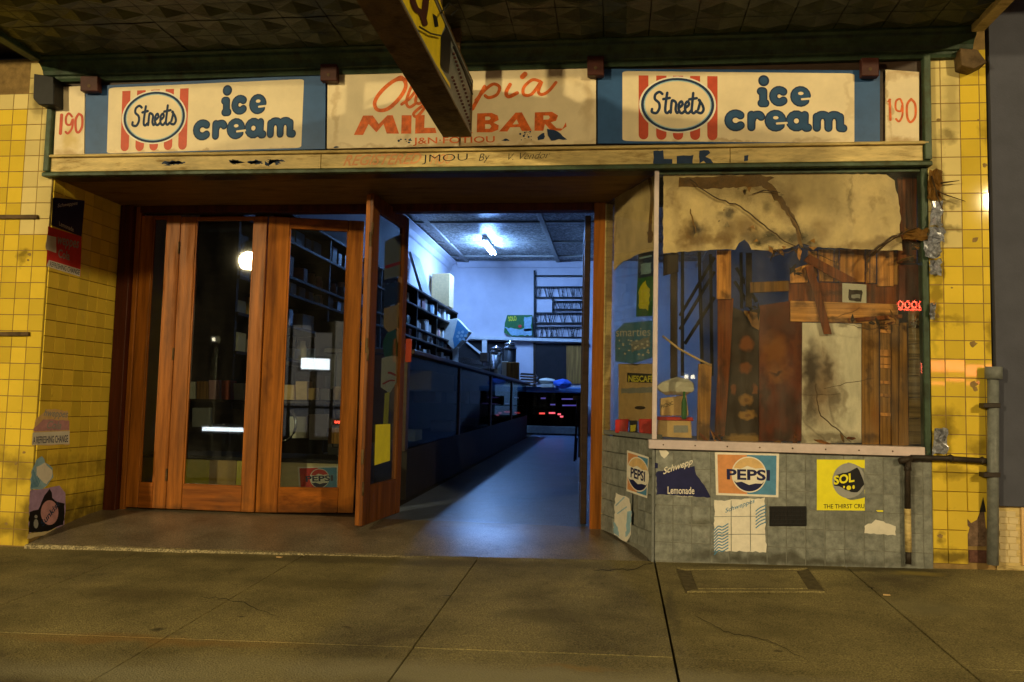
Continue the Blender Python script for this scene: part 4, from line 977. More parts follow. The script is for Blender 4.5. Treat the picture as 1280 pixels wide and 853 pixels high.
# foil tape along the right edge
for k, (x0, y0, x1, y1) in enumerate(((1160, 212, 1177, 250), (1163, 252, 1178, 283), (1161, 285, 1181, 303), (1156, 303, 1176, 322), (1163, 325, 1176, 345), (1130, 286, 1160, 300), (1166, 536, 1185, 568), (1162, 380, 1170, 400))):
    bm = bmesh.new(); nxx, nzz = 4, 5; V = {}
    for i in range(nxx+1):
        for j in range(nzz+1): V[i, j] = bm.verts.new(at(x0+(x1-x0)*i/nxx+rnd(-2, 2), y0+(y1-y0)*j/nzz+rnd(-2, 2), -.03+rnd(-.018, .012)))
    for i in range(nxx):
        for j in range(nzz): bm.faces.new((V[i, j], V[i+1, j], V[i+1, j+1], V[i, j+1]))
    bmesh.ops.solidify(bm, geom=bm.faces[:], thickness=.0015)
    lb = ['dark torn tape at the top right corner of the window', 'shiny torn foil tape high on the right window edge', 'crumpled foil tape beside the right window edge', 'foil scrap below the crumpled tape at the window edge', 'small foil scrap midway up the right window edge', 'peeling foil strip slanting across the upper right pane', 'bunched silver foil at the right end of the window sill', 'tiny foil scrap on the green window edge'][k]
    tag(obj('foil_tape', bm, m['chrome'] if k not in (0, 5) else m['stain_brown']), lb, 'tape', 'torn tape on the broken window')

# ================================================================ BOARDS BEHIND THE GLASS
def board(poly_, Y, mat, label, cat='board', name='board', th=.018, group='boards nailed up behind the shop window', bev=.002):
    return tag(obj(name, pxbm(poly_, Y, th, bev), mat), label, cat, group)
K = m
board([(896, 313), (914, 313), (914, 374), (896, 374)], .10, K['ply'], 'short orange plank hanging below the cream pane near the window corner', name='plank')
board([(897, 373), (917, 373), (912, 465), (906, 545), (893, 549), (897, 465)], .115, K['plank_red'], 'long tapering red brown plank standing near the window corner', name='plank')
board([(873, 455), (890, 455), (887, 551), (871, 551)], .14, K['plank_brown'], 'short dark brown plank leaning beside the tapering red plank', name='plank')
sb = board([(916, 384), (930, 390), (949, 386), (950, 552), (903, 552), (911, 470)], .13, K['spotted'], 'dark board spotted with round rusty stains', name='spotted_board')
sp = []
for x, y, rx, ry in ((933, 430, 10, 11), (932, 460, 9, 8), (932, 500, 9, 7), (934, 519, 11, 7), (917, 487, 4, 6), (944, 487, 4, 7), (930, 447, 4, 3)): sp.append(ragged([(x+rx*math.cos(k*.7), y+ry*math.sin(k*.7)) for k in range(9)], .9, 3))
sp.append(ragged([(905, 552), (908, 544), (918, 546), (930, 538), (940, 540), (947, 534), (949, 552)], 1.2, 3))
board([(930, 388), (950, 392), (949, 413), (940, 408)], .11, K['spot'], 'torn tan scrap of board above the spotted board', name='board_scrap', th=.006, bev=0)
rb = board([(949, 382), (1003, 374), (1002, 552), (949, 552)], .12, K['rustboard'], 'dark rust red board between the spotted and whitewashed boards', name='rusty_board')
wb = board([(1001, 403), (1077, 405), (1077, 554), (1001, 554)], .125, K['whitewash'], 'peeling whitewashed board with dark brown stains', name='whitewashed_board')
board([(1078, 402), (1099, 402), (1099, 556), (1078, 556)], .115, K['plank_brown'], 'vertical brown plank right of the whitewashed board', name='plank')
lad = tag(obj('slatted_board', pxbm([(1100, 400), (1114, 400), (1114, 556), (1100, 556)], .13, .014, .002), K['plank_brown']), 'narrow plank crossed by short slats between two brown planks', 'board', 'boards nailed up behind the shop window')
for y in (412, 437, 447, 456, 476, 492, 516): obj('slat', pxbm([(1100.5, y), (1113.5, y+.6), (1113.5, y+(9 if y % 2 else 5)), (1100.5, y+(8 if y % 2 else 4))], .122, .007, .0015), K['ply'], lad)
board([(1115, 398), (1124, 398), (1123, 558), (1115, 558)], .112, K['plank_brown'], 'thin upright brown plank right of the slatted plank', name='plank')
board([(1125, 404), (1134, 403), (1136, 557), (1124, 558)], .10, K['plank_brown'], 'upright brown plank left of the weathered grey planks', name='plank')
for k, (y0, y1) in enumerate(((389, 409), (410, 430), (431, 449), (450, 470), (471, 497), (498, 523), (524, 556))):
    board([(1136, y0), (1159, y0-1), (1159, y1-1), (1136, y1)], .105+rnd(-.004, .004), K['plank_grey'], ['topmost', 'second', 'third', 'fourth', 'fifth', 'sixth', 'lowest'][k]+' of the short weathered planks stacked at the right window edge', name='plank')
# upper boards
for k, (x0, x1, y0, y1) in enumerate(((1010, 1022, 314, 346), (1023.5, 1042, 312, 352), (1043.5, 1048.5, 312, 352), (1050, 1081, 312, 353), (1082.5, 1087, 313, 354), (1088, 1095, 313, 354), (1097, 1117, 313, 358))):
    board([(x0, y0), (x1, y0), (x1, y1), (x0, y1)], .120+rnd(-.003, .003), K['ply'], ['leftmost', 'second', 'thin third', 'widest', 'thin fifth', 'sixth', 'rightmost'][k]+' of the upright raw boards under the cream pane', name='plank')
board([(988, 338), (1010, 330), (1010, 353), (988, 354)], .118, K['ply'], 'small raw board offcut left of the upright boards', name='plank')
board([(986, 352), (1126, 356), (1126, 381), (986, 377)], .135, K['plank_red'], 'dark brown board running across behind the small pale card', name='plank')
board([(1117, 316), (1126, 316), (1126, 356), (1117, 356)], .128, K['plank_brown'], 'narrow brown board right of the upright raw boards', name='plank')
board([(988, 376), (1123, 380.5), (1123, 405), (988, 402)], .108, K['ply_x'], 'long raw orange board nailed across the window', name='plank')
board([(1004, 326), (1012, 318), (1070, 349), (1064, 353), (1052, 353)], .095, K['plank_red'], 'dark batten slanting down to the right under the cream pane', name='batten', th=.012)
board([(1006, 334), (1016, 330), (1028, 372), (1040, 418), (1030, 418), (1019, 376)], .090, K['plank_red'], 'dark batten hanging down over the long raw board', name='batten', th=.012)
board([(1060, 398), (1128, 393), (1128, 398), (1062, 403)], .094, K['plank_red'], 'thin splintered batten along the lower edge of the long raw board', name='batten', th=.008)
pc = board([(1053, 354), (1083, 356), (1083, 379), (1053, 378)], .112, K['paper'], 'small pale card with a dark picture pinned on the brown board', 'card', 'card', .003, None, 0)
draw('picture', [ragged([(1061, 362), (1078, 363), (1077, 377), (1061, 376)], .7, 3)], PY(.112), .001, K['spotboard'], pc)
draw('picture_light', [ragged([(1064, 369), (1075, 368), (1075, 373), (1064, 373)], .7, 3)], PY(.112), .0017, K['print_grey'], pc)
board([(1122, 221), (1146, 221), (1146, 329), (1122, 329)], .10, K['plank_red'], 'tall red brown plank behind the upper right corner of the window', name='plank')
board([(1124, 331), (1159, 331), (1159, 388), (1124, 388)], .11, K['rustboard'], 'dark reddish board behind the right edge of the window', name='board')
board([(1147, 221), (1160, 221), (1160, 330), (1147, 330)], .12, K['spotboard'], 'narrow black board in the top right corner of the window', name='board')
board([(938, 353), (986, 351), (986, 364), (938, 366)], .10, K['plank_brown'], 'short tan plank across the dark gap left of the boards', name='plank')
board([(932, 316), (940, 316), (940, 384), (932, 384)], .17, K['spotboard'], 'thin black upright post in the blue gap between boards', name='post')
board([(838, 316), (847, 316), (847, 482), (838, 482)], .30, K['spotboard'], 'black upright post behind the pale window corner post', name='post')
board([(829, 318), (848, 317), (848, 340), (829, 345)], .06, K['spotboard'], 'dark square of board under the cream pane at the window corner', name='board', th=.008)

spots(m['whitewash'], .125, [(1024, 480, 30, 62, (.22, .10, .03), .8), (1014, 462, 13, 38, (.04, .022, .012), .92), (1034, 462, 7, 22, (.06, .03, .012), .75), (1012, 512, 9, 28, (.05, .028, .014), .7), (1042, 500, 8, 22, (.07, .035, .014), .6), (1040, 548, 50, 9, (.10, .06, .02), .7), (1055, 500, 6, 30, (.16, .09, .04), .5)], .03, 16)
_d = (.045, .016, .005); _o = (.30, .10, .02)
spots(m['ply'], .12, [(1016, 338, 5, 22, _d, .8), (1034, 346, 10, 8, _d, .7), (1046, 330, 3, 26, _d, .85), (1062, 318, 16, 5, _d, .6), (1070, 345, 9, 12, _o, .7), (1084, 330, 4, 30, _d, .85), (1092, 345, 4, 16, _d, .7), (1112, 320, 8, 7, _d, .6), (1100, 350, 10, 6, _o, .6), (905, 330, 4, 20, _o, .6), (905, 370, 9, 6, _d, .7), (1000, 340, 10, 8, _o, .6), (1107, 430, 6, 12, _d, .5), (1107, 500, 6, 16, _d, .5)], .02, 22)
spots(m['ply_x'], .108, [(1000, 382, 14, 6, _d, .55), (1045, 400, 40, 4, _d, .7), (1105, 397, 22, 8, _d, .8), (1070, 385, 16, 4, _o, .6), (1120, 385, 8, 10, _d, .7), (1026, 392, 5, 14, _o, .5)], .02, 20)
spots(m['plank_brown'], .115, [(1089, 430, 14, 10, _d, .55), (1086, 470, 5, 36, _d, .6), (1095, 520, 8, 24, _o, .5), (1089, 548, 14, 8, _d, .7), (1119, 430, 8, 14, _d, .6), (1119, 510, 8, 18, _d, .5), (1130, 470, 6, 30, _d, .5), (880, 480, 8, 16, _d, .6), (880, 540, 10, 14, _d, .7)], .02, 20)
spots(m['plank_red'], .115, [(905, 400, 8, 16, _o, .5), (902, 470, 5, 40, _d, .6), (898, 535, 10, 16, _d, .75), (1056, 366, 50, 5, _d, .6), (1134, 260, 8, 36, _d, .5), (1130, 310, 10, 14, _o, .4)], .02, 20)
spots(m['rustboard'], .12, [(956, 500, 6, 40, (.035, .010, .004), .7), (990, 520, 10, 30, (.035, .010, .004), .6), (995, 440, 5, 40, (.20, .05, .01), .6), (975, 545, 24, 8, (.03, .012, .005), .7)], .03, 16)
random.seed(31)
for (cx_, cy_, n_, sx_, sy_) in ((975, 308, 12, 34, 9), (998, 336, 5, 10, 9), (1085, 402, 8, 38, 6), (885, 546, 4, 12, 5), (1140, 312, 6, 14, 12), (940, 388, 4, 12, 7), (1010, 548, 5, 60, 5), (1150, 400, 5, 8, 10), (905, 262, 4, 10, 10), (1110, 300, 4, 16, 5)):
    for _ in range(n_):
        x_, y_ = cx_+rnd(-sx_, sx_), cy_+rnd(-sy_, sy_); an = rnd(0, 3.14); l_, w_ = rnd(4, 13), rnd(1, 3.4)
        q_ = [(l_, rnd(-.3, .3)*w_), (rnd(.2, .6)*l_, w_), (-rnd(.3, .7)*l_, w_*rnd(.4, 1)), (-l_, rnd(-.5, .5)*w_), (rnd(-.3, .3)*l_, -w_)]
        pl_ = [(x_+u_*math.cos(an)-v_*math.sin(an), y_+u_*math.sin(an)+v_*math.cos(an)) for u_, v_ in q_]
        bm = bmesh.new(); prism(bm, [at(px_, py_, .018+rnd(0, .05))+Vector((0, rnd(-.006, .006), 0)) for px_, py_ in pl_], (0, .004, 0)); obj('torn_scrap', bm, m[random.choice(['plank_red', 'plank_brown', 'stain_dark', 'stain_brown', 'ply', 'spotboard'])], sw)
ff = thing('wire_frame', 'dark slanting metal frame seen through the blue gap in the window', 'metal frame', at(870, 480, 2.2))
for a_, b_ in (((850, 395), (893, 322)), ((850, 412), (893, 340)), ((856, 430), (893, 372)), ((853, 315), (853, 470)), ((874, 315), (878, 470)), ((888, 318), (890, 470)), ((920, 335), (946, 378)), ((918, 352), (940, 388)), ((926, 316), (927, 386))):
    bm = bmesh.new(); tube(bm, [at(*a_, 2.2), at(*b_, 2.2)], .016, 6); obj('bar', bm, m['dark'], ff)
# ================================================================ THINGS IN THE WINDOW
deck = tag(obj('window_deck', (lambda b: (prism(b, [(.0, .02, .66), (XR-.04, .02, .66), (XR-.04, 1.0, .66), (-.16, 1.0, .66), (-.25, .80, .66)], (0, 0, .022)), b)[1])(bmesh.new()), m['dark_wood']), 'dark timber display deck behind the shop window', 'display shelf')
# splay upper painted pane
SPB = Plane(-SPN*.012, SPN)
draw('painted_side', [ragged([(768, 248), (822, 217), (821, 312), (797, 318), (778, 328), (767, 338)], .6, 5)], SPB, 0, m['stain'], sw, .004)
t_ = [stroke([(812, 224), (815, 245), (813, 275), (812, 300)], 4), ragged([(809, 290), (816, 290), (815, 304), (809, 303)], 1, 3)]
draw('side_stain', t_, SPB, .001, m['stain_brown'], sw)
P3 = Plane(-SPN*.05, SPN)
def flatcard(name, pl, poly_, mat, label, cat, th=.004, group=None):
    return tag(draw(name, [poly(poly_)], pl, 0, mat, None, th), label, cat, group)
c = flatcard('pack_card', P3, [(798, 318), (817, 314), (815, 395), (795, 396)], m['print_green'], 'tall dark green and blue pack card hanging inside the angled pane', 'card')
draw('card_top', [poly([(798, 318.5), (817, 314.5), (816.5, 345), (797.5, 348)])], P3, .001, m['navy'], c)
draw('card_print', [ragged([(801, 330), (814, 328), (813, 342), (801, 344)], .8, 3), stroke([(800, 323), (814, 320)], 2)], P3, .0018, m['print_ltblue'], c)
draw('card_flash', [ragged([(799, 362), (806, 350), (813, 362), (811, 388), (799, 386)], 1.2, 4)], P3, .0012, m['print_yellow'], c)
c = flatcard('sweets_card', P3, [(769, 415), (780, 404), (815, 401), (815, 447), (790, 455), (769, 452)], m['print_blue'], 'pale blue sweets show card inside the angled pane', 'card')
draw('lettering', [tq('smarties', (770, 421), (813, 420), (770, 411))], P3, .001, m['print_white'], c)
draw('dots', [ell(rnd(774, 812), rnd(425, 447), rnd(.8, 1.8), rnd(.8, 1.6), n=7) for _ in range(26)], P3, .001, m['print_white'], c)
draw('pale_patch', [ragged([(788, 428), (812, 421), (812, 434), (790, 440)], 1, 4)], P3, .0006, m['print_grey'], c)
c = flatcard('coffee_card', Plane(-SPN*.09, SPN), [(773, 455), (818, 455), (818, 527), (773, 527)], m['print_tan'], 'faded yellow green coffee show card inside the angled pane', 'card')
P4 = Plane(-SPN*.09, SPN)
draw('label_band', [poly([(784, 466), (818, 468), (818, 479), (784, 478)])], P4, .001, m['print_black'], c)
draw('lettering', [tq('NESCAFÉ', (785.5, 477.5), (817, 478), (785.5, 467.5), .03)], P4, .0018, m['print_yellow'], c)
draw('bean', [ell(800, 510, 7, 2.2, n=14)], P4, .001, m['spotboard'], c)
draw('grey_band', [ragged([(776, 486), (816, 484), (816, 491), (776, 492)], .6, 4)], P4, .001, m['print_grey'], c)
def pbox(name, poly_, Y, t, mat, label, cat, group=None): return tag(obj(name, pxbm(poly_, Y, t, .004), mat), label, cat, group)
pbox('sweet_box', [(769, 525), (786, 524), (785, 542), (769, 541)], .52, .14, m['print_red'], 'dark red box standing at the inner end of the angled pane', 'box')
c = pbox('tin', [(787, 526), (797, 526), (797, 543), (787, 543)], .36, .08, m['black'], 'black tin with a yellow label between two red boxes', 'tin'); draw('label', [poly([(788, 532), (795, 531), (794, 539), (788, 540)])], PY(.36), .001, m['print_yellow'], c)
pbox('sweet_box', [(799, 524), (815, 524), (815, 544), (799, 541)], .22, .14, m['print_red'], 'bright red box against the pale corner post', 'box')
c = pbox('food_tray', [(824, 525), (864, 526), (865, 548), (823, 546)], .07, .20, m['print_tan'], 'cream front tray with a small price label beside the corner post', 'tray')
obj('red_rim', pxbm([(823, 521), (866, 522), (867, 526.5), (823, 525.5)], .062, .21, .003), m['print_red'], c)
draw('price_label', [poly(rc(842, 532, 860, 541))], PY(.07), .001, m['print_grey'], c)
c = pbox('picnic_box', [(826, 498), (858, 494), (861, 520), (826, 520)], .20, .12, m['print_tan'], 'crumpled tan sweets box standing in the red rimmed tray', 'box')
draw('lettering', [tq('PICNIC', (827, 511), (842, 506), (826, 506.5), .01)], PY(.20), .001, m['print_black'], c)
bm = bmesh.new(); ball(bm, at(846, 484, .20), .10, 1.2, .6, .55, .16, 2)
for f_ in bm.faces: f_.smooth = False
tag(obj('plastic_bag', bm, m['paper']), 'crumpled pale wrapping heaped above the tan sweets box', 'plastic bag')
bm = bmesh.new(); p = at(855, 524, .05); lathe(bm, p, [(.014, 0), (.017, .02), (.016, .10), (.008, .13), (.007, .165)], 10); tag(obj('bottle', bm, m['print_green']), 'small dark green bottle standing on the cream front tray', 'bottle')
bm = bmesh.new(); tube(bm, [at(828, 420, .05), at(850, 437, .05), at(872, 449, .05), at(889, 457, .06)], .007, 6); tag(obj('rope', bm, m['print_tan']), 'yellow cord slanting down behind the corner of the window', 'rope')

# ================================================================ STICKERS ON THE SHOPFRONT
def sticker(label, pl, base, mat, h=.0012, group=None, name='drink_sticker', cat='sticker', rag=0):
    return tag(draw(name, [ragged(base, rag, 4) if rag else poly(base)], pl, h, mat), label, cat, group)
FT = PY(0)   # tile faces on the low wall
def cola(q, label, pl, bottom=True, group='round logo drink stickers'):
    mp = quadmap(q)
    def mm_(s): return fmap(s, mp)
    o = sticker(label, pl, q, m['print_white'], .0012, group)
    draw('left_field', [mm_(rrect(.04, .05, .5, .95, .01))], pl, .0018, m['print_red' if bottom == 'red' else 'print_orange'], o)
    draw('right_field', [mm_(rrect(.5, .05, .96, .95, .01))], pl, .0018, m['print_blue'], o)
    A = ((q[1][0]-q[0][0]))/(q[3][1]-q[0][1])
    cx, r = .53, .40
    draw('disc', [mm_(ell(cx, .5, r*1.04/max(A, .8), r*1.04, n=36))], pl, .0024, m['print_white'], o)
    R_ = r*.97/max(A, .8); R2 = r*.97
    up = [(cx+R_*math.cos(math.radians(t)), .5-R2*math.sin(math.radians(t))) for t in range(22, 159, 8)]
    up += [(cx-.5*R_, .37), (cx-.1*R_, .30), (cx+.4*R_, .36), (cx+.8*R_, .34)]
    draw('upper_wave', [mm_(poly(up))], pl, .0030, m['print_tan'] if bottom != 'red' else m['print_red'], o)
    lo = [(cx+R_*math.cos(math.radians(t)), .5-R2*math.sin(math.radians(t))) for t in range(202, 339, 8)]
    lo += [(cx+.8*R_, .70), (cx+.4*R_, .70), (cx+.0*R_, .74), (cx-.45*R_, .67), (cx-.8*R_, .69)]
    draw('lower_wave', [mm_(poly(lo))], pl, .0030, m['print_navy'], o)
    draw('lettering', [fmap(text('PEPSI', .03), lambda u, v: mp(.18+u*.68, .63-v*.25))], pl, .0036, m['print_navy'], o)
    return o
cola([(893.5, 565.5), (974, 567), (973, 622), (895, 619)], 'round logo cola sticker with faded orange and blue fields on the grey tiled wall', FT)
SPT = Plane(SPN*.0092, SPN)
cola([(784, 563), (811, 571.5), (809, 623), (783, 614)], 'round logo cola sticker on the angled grey side wall', SPT)
# torn navy lemonade sticker
o = sticker('torn navy lemonade sticker with white lettering on the grey tiled wall', FT, [(820, 590), (868, 583), (870, 593), (880, 606), (888, 622), (821, 618)], m['print_navy'], rag=.8)
draw('script_lettering', [tq('Schwepp', (829, 596), (866, 583), (829, 585), .01, .25)], FT, .0022, m['print_white'], o)
draw('lettering', [tq('Lemonade', (834.5, 617.5), (868, 618), (834.5, 608.5), .012)], FT, .0022, m['print_white'], o)
draw('small_print', [tq('since the year', (846, 622), (866, 622), (846, 619.8))], FT, .0022, m['print_white'], o)
sticker('pale torn paper scrap near the corner of the grey tiled wall', FT, [(824, 563), (832, 562), (836, 567), (830, 574), (826, 570)], m['paper'], rag=.7, name='paper_scrap', cat='paper scrap')
sticker('small torn navy scrap at the wall corner beside the lemonade sticker', FT, [(817, 578), (823, 579), (822, 585), (817, 586)], m['print_navy'], rag=.5, name='paper_scrap', cat='paper scrap')
# white scraps with blue waves
o = sticker('worn white soft drink poster with blue wavy lines below the cola sticker', FT, [(893, 626), (956, 623), (958, 690), (892, 689)], m['print_white'], rag=1.1)
draw('script_lettering', [tq('Schweppes', (907, 643), (944, 630), (906, 636), .006, .25)], FT, .0022, m['print_blue'], o)
wv = []
for k in range(9):
    y = 656+k*3.8; wv.append(stroke([(893, y+7), (898, y+2), (903, y+3), (910, y-1)], 1.4))
    if k < 6: y = 634+k*4.2; wv.append(stroke([(945, y+5), (950, y+1), (957, y-2)], 1.4))
draw('wave_lines', wv, FT, .0022, m['print_blue'], o)
draw('tile_joint', [stroke([(893, 669), (925, 668), (957, 668)], .8), stroke([(914, 626), (914, 689)], .7), stroke([(938, 625), (938, 689)], .7), stroke([(893, 646), (957, 645.5)], .7)], FT, .0030, m['tile_grey'], o)
o = sticker('torn white and blue drink poster low on the angled grey wall', SPT, [(769, 616), (786, 623), (789, 635), (789, 668), (783, 678), (767, 668)], m['print_white'], rag=.9)
draw('wave_lines', [stroke([(770, 632), (780, 622)], 1.5), stroke([(772, 642), (783, 634)], 1.5), ragged([(767, 652), (772, 660), (774, 672), (767, 666)], .6, 3), ragged([(784, 640), (789, 638), (788, 665), (782, 672)], .8, 3)], SPT, .0022, m['print_ltblue'], o)
# yellow beer sticker
o = sticker('yellow square sticker with a black round emblem on the grey tiled wall', FT, [(1021, 574.5), (1081, 575), (1081, 638.5), (1021, 638)], m['print_yellow'], group='yellow emblem stickers')
draw('torn_field', [ragged([(1060, 578), (1081, 586), (1081, 622), (1062, 626), (1050, 615), (1048, 592)], 1.0, 4)], FT, .0018, m['tile_grey'], o)
draw('emblem_ring', [ell(1061, 601, 20.5, 22, 25, 335)], FT, .0022, m['print_grey'], o)
draw('emblem', [ragged([(1045, 594), (1058, 591), (1072, 584), (1076, 592), (1080, 606), (1072, 616), (1060, 614), (1049, 608), (1042, 607)], .6, 4)], FT, .0028, m['print_black'], o)
draw('lettering', [tq('SOL', (1042.5, 606.5), (1068, 602.5), (1042, 595), .035)], FT, .0034, m['print_yellow'], o)
draw('emblem_detail', [ell(1061, 610, 3, 3, n=8), ell(1067, 609, 1.6, 2.5, n=8), ell(1055, 609, 1.2, 1.6, n=8)], FT, .0034, m['print_yellow'], o)
draw('slogan', [tq('THE THIRST CRU', (1029.5, 636), (1080.5, 635.5), (1029.5, 630.5), .004)], FT, .0022, m['print_black'], o)
sticker('torn white paper scrap low on the grey tiled wall beside the gas pipe', FT, [(1080, 657), (1090, 655), (1094, 650), (1104, 652), (1112, 655), (1120, 658), (1120, 670), (1105, 669), (1080, 667)], m['paper'], rag=1.2, name='paper_scrap', cat='paper scrap')
sticker('thin yellow paper scrap right of the yellow square sticker', FT, [(1095, 638), (1104, 638), (1104, 640), (1097, 640)], m['print_yellow'], rag=.2, name='paper_scrap', cat='paper scrap')
# left return
RT = Plane((XL+.0090, 0, 0), (1, 0, 0))
G5 = 'drink stickers on the return of the left yellow pier'
o = sticker('navy lemonade sticker at the top of the left pier return', RT, [(66, 247), (106, 251), (102, 296), (64, 282)], m['print_navy'], group=G5)
draw('lettering', [tq('Schweppes', (72, 261), (97, 257.5), (72, 255), .0, .2), tq('Lemonade', (74, 282), (92, 290), (74, 276.5))], RT, .0026, m['print_white'], o)
o = sticker('red cola sticker with a white lower band on the left pier return', RT, [(60, 283), (102, 296), (100.5, 346), (58, 332)], m['print_red'], group=G5)
draw('white_band', [poly([(61, 325), (100.5, 337), (100, 346), (58, 333)]), ragged([(58.5, 294), (70.5, 296.5), (70, 316), (57, 312)], .5, 4)], RT, .0018, m['paper'], o)
draw('lettering', [tq('weppes', (71, 309), (98, 315), (72, 296), .02, .15), tq('Cola', (73, 322), (87, 326), (73, 311), .02, .15)], RT, .0022, m['print_grey'], o)
draw('slogan', [tq('REFRESHING CHANGE', (62, 333), (99, 344), (63, 327), .012)], RT, .0026, m['print_navy'], o)
o = sticker('worn cola sticker with a white lower band midway down the left pier return', RT, [(44, 525), (60, 511), (85, 514), (87, 556), (40, 557)], m['print_tan'], group=G5, rag=.8)
draw('pink_field', [ragged([(43, 535), (54, 524), (86, 526), (86, 538), (42, 539)], .7, 4)], RT, .0018, m['print_pink'], o)
draw('white_band', [poly([(41, 541), (87, 539), (86.5, 555), (40, 556.5)])], RT, .0018, m['paper'], o)
draw('lettering', [tq('hweppes', (54, 523), (84, 525), (56, 511.5), .015, .2), tq('Cola', (58, 536), (76, 537), (60, 526), .02, .2)], RT, .0024, m['print_grey'], o)
draw('slogan', [tq('A REFRESHING CHANGE', (41.5, 555), (85, 553), (41.5, 546), .012)], RT, .0026, m['print_navy'], o)
o = sticker('torn pale blue and white sticker scrap above the lilac and black sticker', RT, [(38, 612), (39, 590), (45, 576), (53, 570), (57, 578), (66, 585), (66, 596), (60, 606), (52, 612)], m['print_ltblue'], group=G5, rag=.8)
draw('white_patch', [ragged([(46, 584), (56, 579), (65, 588), (65, 596), (58, 606), (50, 600), (45, 594)], .9, 4)], RT, .0018, m['print_white'], o)
draw('blue_hatch', [stroke([(39+k*1.6, 610-k*.3), (42+k*1.6, 588+k*2.4)], .9) for k in range(6)], RT, .0018, m['print_blue'], o)
o = sticker('lilac and black torn orange drink sticker at the foot of the left pier return', RT, [(37, 613), (55, 611), (74, 608), (81, 617), (82, 632), (80, 658), (60, 662), (36, 667)], m['print_lilac'], group=G5, rag=.8)
draw('black_field', [ragged([(36.5, 640), (48, 638), (54, 624), (62, 611), (66, 622), (72, 628), (81, 629), (80, 657), (72, 658), (60, 664), (36, 666)], .9, 4)], RT, .0018, m['print_black'], o)
draw('disc', [ell(62, 641, 11, 15.5, n=24)], RT, .0024, m['print_pink'], o)
draw('lettering', [tq('Sunkist', (53.5, 659), (75, 631), (50.5, 652.5), .02)], RT, .0032, m['navy'], o)
draw('grey_figure_patch', [ell(45, 655, 3, 6, n=9), ell(45, 646, 2, 2.2, n=9)], RT, .0024, m['print_grey'], o)
# strip of white plaster along the base
sticker('chipped pale skirting strip along the foot of the left pier return', RT, [(35, 668), (74, 659.5), (74, 664), (48, 671), (34, 674)], m['cream_paint'], rag=.5, name='skirting_scrap', cat='skirting')
# stickers on the folded leaf
nL = Vector((d4[3].x, d4[3].y, 0)); 
if (CAM-d4[1]).dot(nL) < 0: nL = -nL
D4 = Plane(d4[1]+d4[3]*.0225-nL*.006, nL); D4F = Plane(d4[1]+d4[3]*.0225+nL*.0036, nL)
G6 = 'stickers on the folded open door glass'
o = sticker('yellow sticker with a dark round emblem low on the folded door glass', D4F, [(469.5, 531), (488, 530), (487.5, 576), (468, 582)], m['print_yellow'], group=G6)
draw('emblem', [ell(478.5, 551, 6, 14, n=20)], D4F, .0008, m['print_black'], o); draw('emblem_mark', [ell(478.5, 551, 3, 5, n=10), stroke([(473, 540), (478, 537), (484, 541)], 1.2)], D4F, .0014, m['print_yellow'], o)
draw('slogan', [tq('THE THIRST', (469.5, 579.5), (486, 575), (469.5, 576.5))], D4F, .0008, m['print_black'], o)
o = sticker('white and red diamond sticker at mid height on the folded door glass', D4, [(477, 448), (495, 443), (495.5, 478), (487, 492), (476, 484)], m['print_white'], group=G6)
draw('red_print', [tq('COLA', (478.5, 462), (494, 458), (478.5, 454), .03), stroke([(478, 470), (486, 466), (494, 469)], 2.5), stroke([(479, 480), (487, 476), (493, 476)], 2)], D4, .0008, m['print_red'], o)
o = sticker('green torn sticker above the white diamond sticker on the folded door', D4, [(478, 430), (484, 416), (496, 412), (497, 445), (480, 446)], m['print_green'], group=G6, rag=.7)
draw('dark_mark', [ell(490, 424, 4.5, 8, n=12)], D4, .0008, m['print_black'], o)
o = sticker('tan paper notice above the green sticker on the folded door glass', D4, [(480, 386), (498, 380), (498, 409), (486, 416), (479, 408)], m['print_tan'], group=G6, rag=.5)
o = sticker('grey and red poster at the top of the folded door glass', D4, [(481, 302), (502, 292), (501, 345), (480, 350)], m['print_grey'], group=G6)
draw('red_print', [tq('SALE'[:0] or 'ICES', (482, 324), (500, 318), (482, 314), .02), tq('ICES', (482, 338), (500, 333), (482, 328), .02)][0:1] + [stroke([(483, 334), (499, 329)], 4)], D4, .0008, m['print_red'], o)
sticker('dark blue paper notice under the grey and red poster on the folded door', D4, [(481, 356), (500, 352), (500, 378), (480, 384)], m['navy'], group=G6)
sticker('long yellow ribbon sticker down the middle of the folded door glass', D4, [(481, 492), (487, 490), (485, 530), (479, 530)], m['print_yellow'], group=G6)

ORD = ['first', 'second', 'third', 'fourth', 'fifth', 'sixth', 'seventh', 'eighth', 'ninth', 'tenth', 'eleventh', 'twelfth', 'thirteenth', 'fourteenth', 'fifteenth', 'sixteenth', 'seventeenth', 'eighteenth', 'nineteenth', 'twentieth']
ORD += ['twenty-'+q for q in ORD[:9]]+['thirtieth']+['thirty-'+q for q in ORD[:9]]+['fortieth']+['forty-'+q for q in ORD[:9]]+['fiftieth']+['fifty-'+q for q in ORD[:9]]
HUE = {'paper': 'cream', 'print_tan': 'tan', 'print_ltblue': 'pale blue', 'print_white': 'white', 'print_pink': 'pinkish', 'print_grey': 'grey', 'plank_brown': 'brown', 'navy': 'navy', 'red': 'red', 'cab_brown': 'light brown', 'steel': 'shiny steel', 'white': 'bright white'}
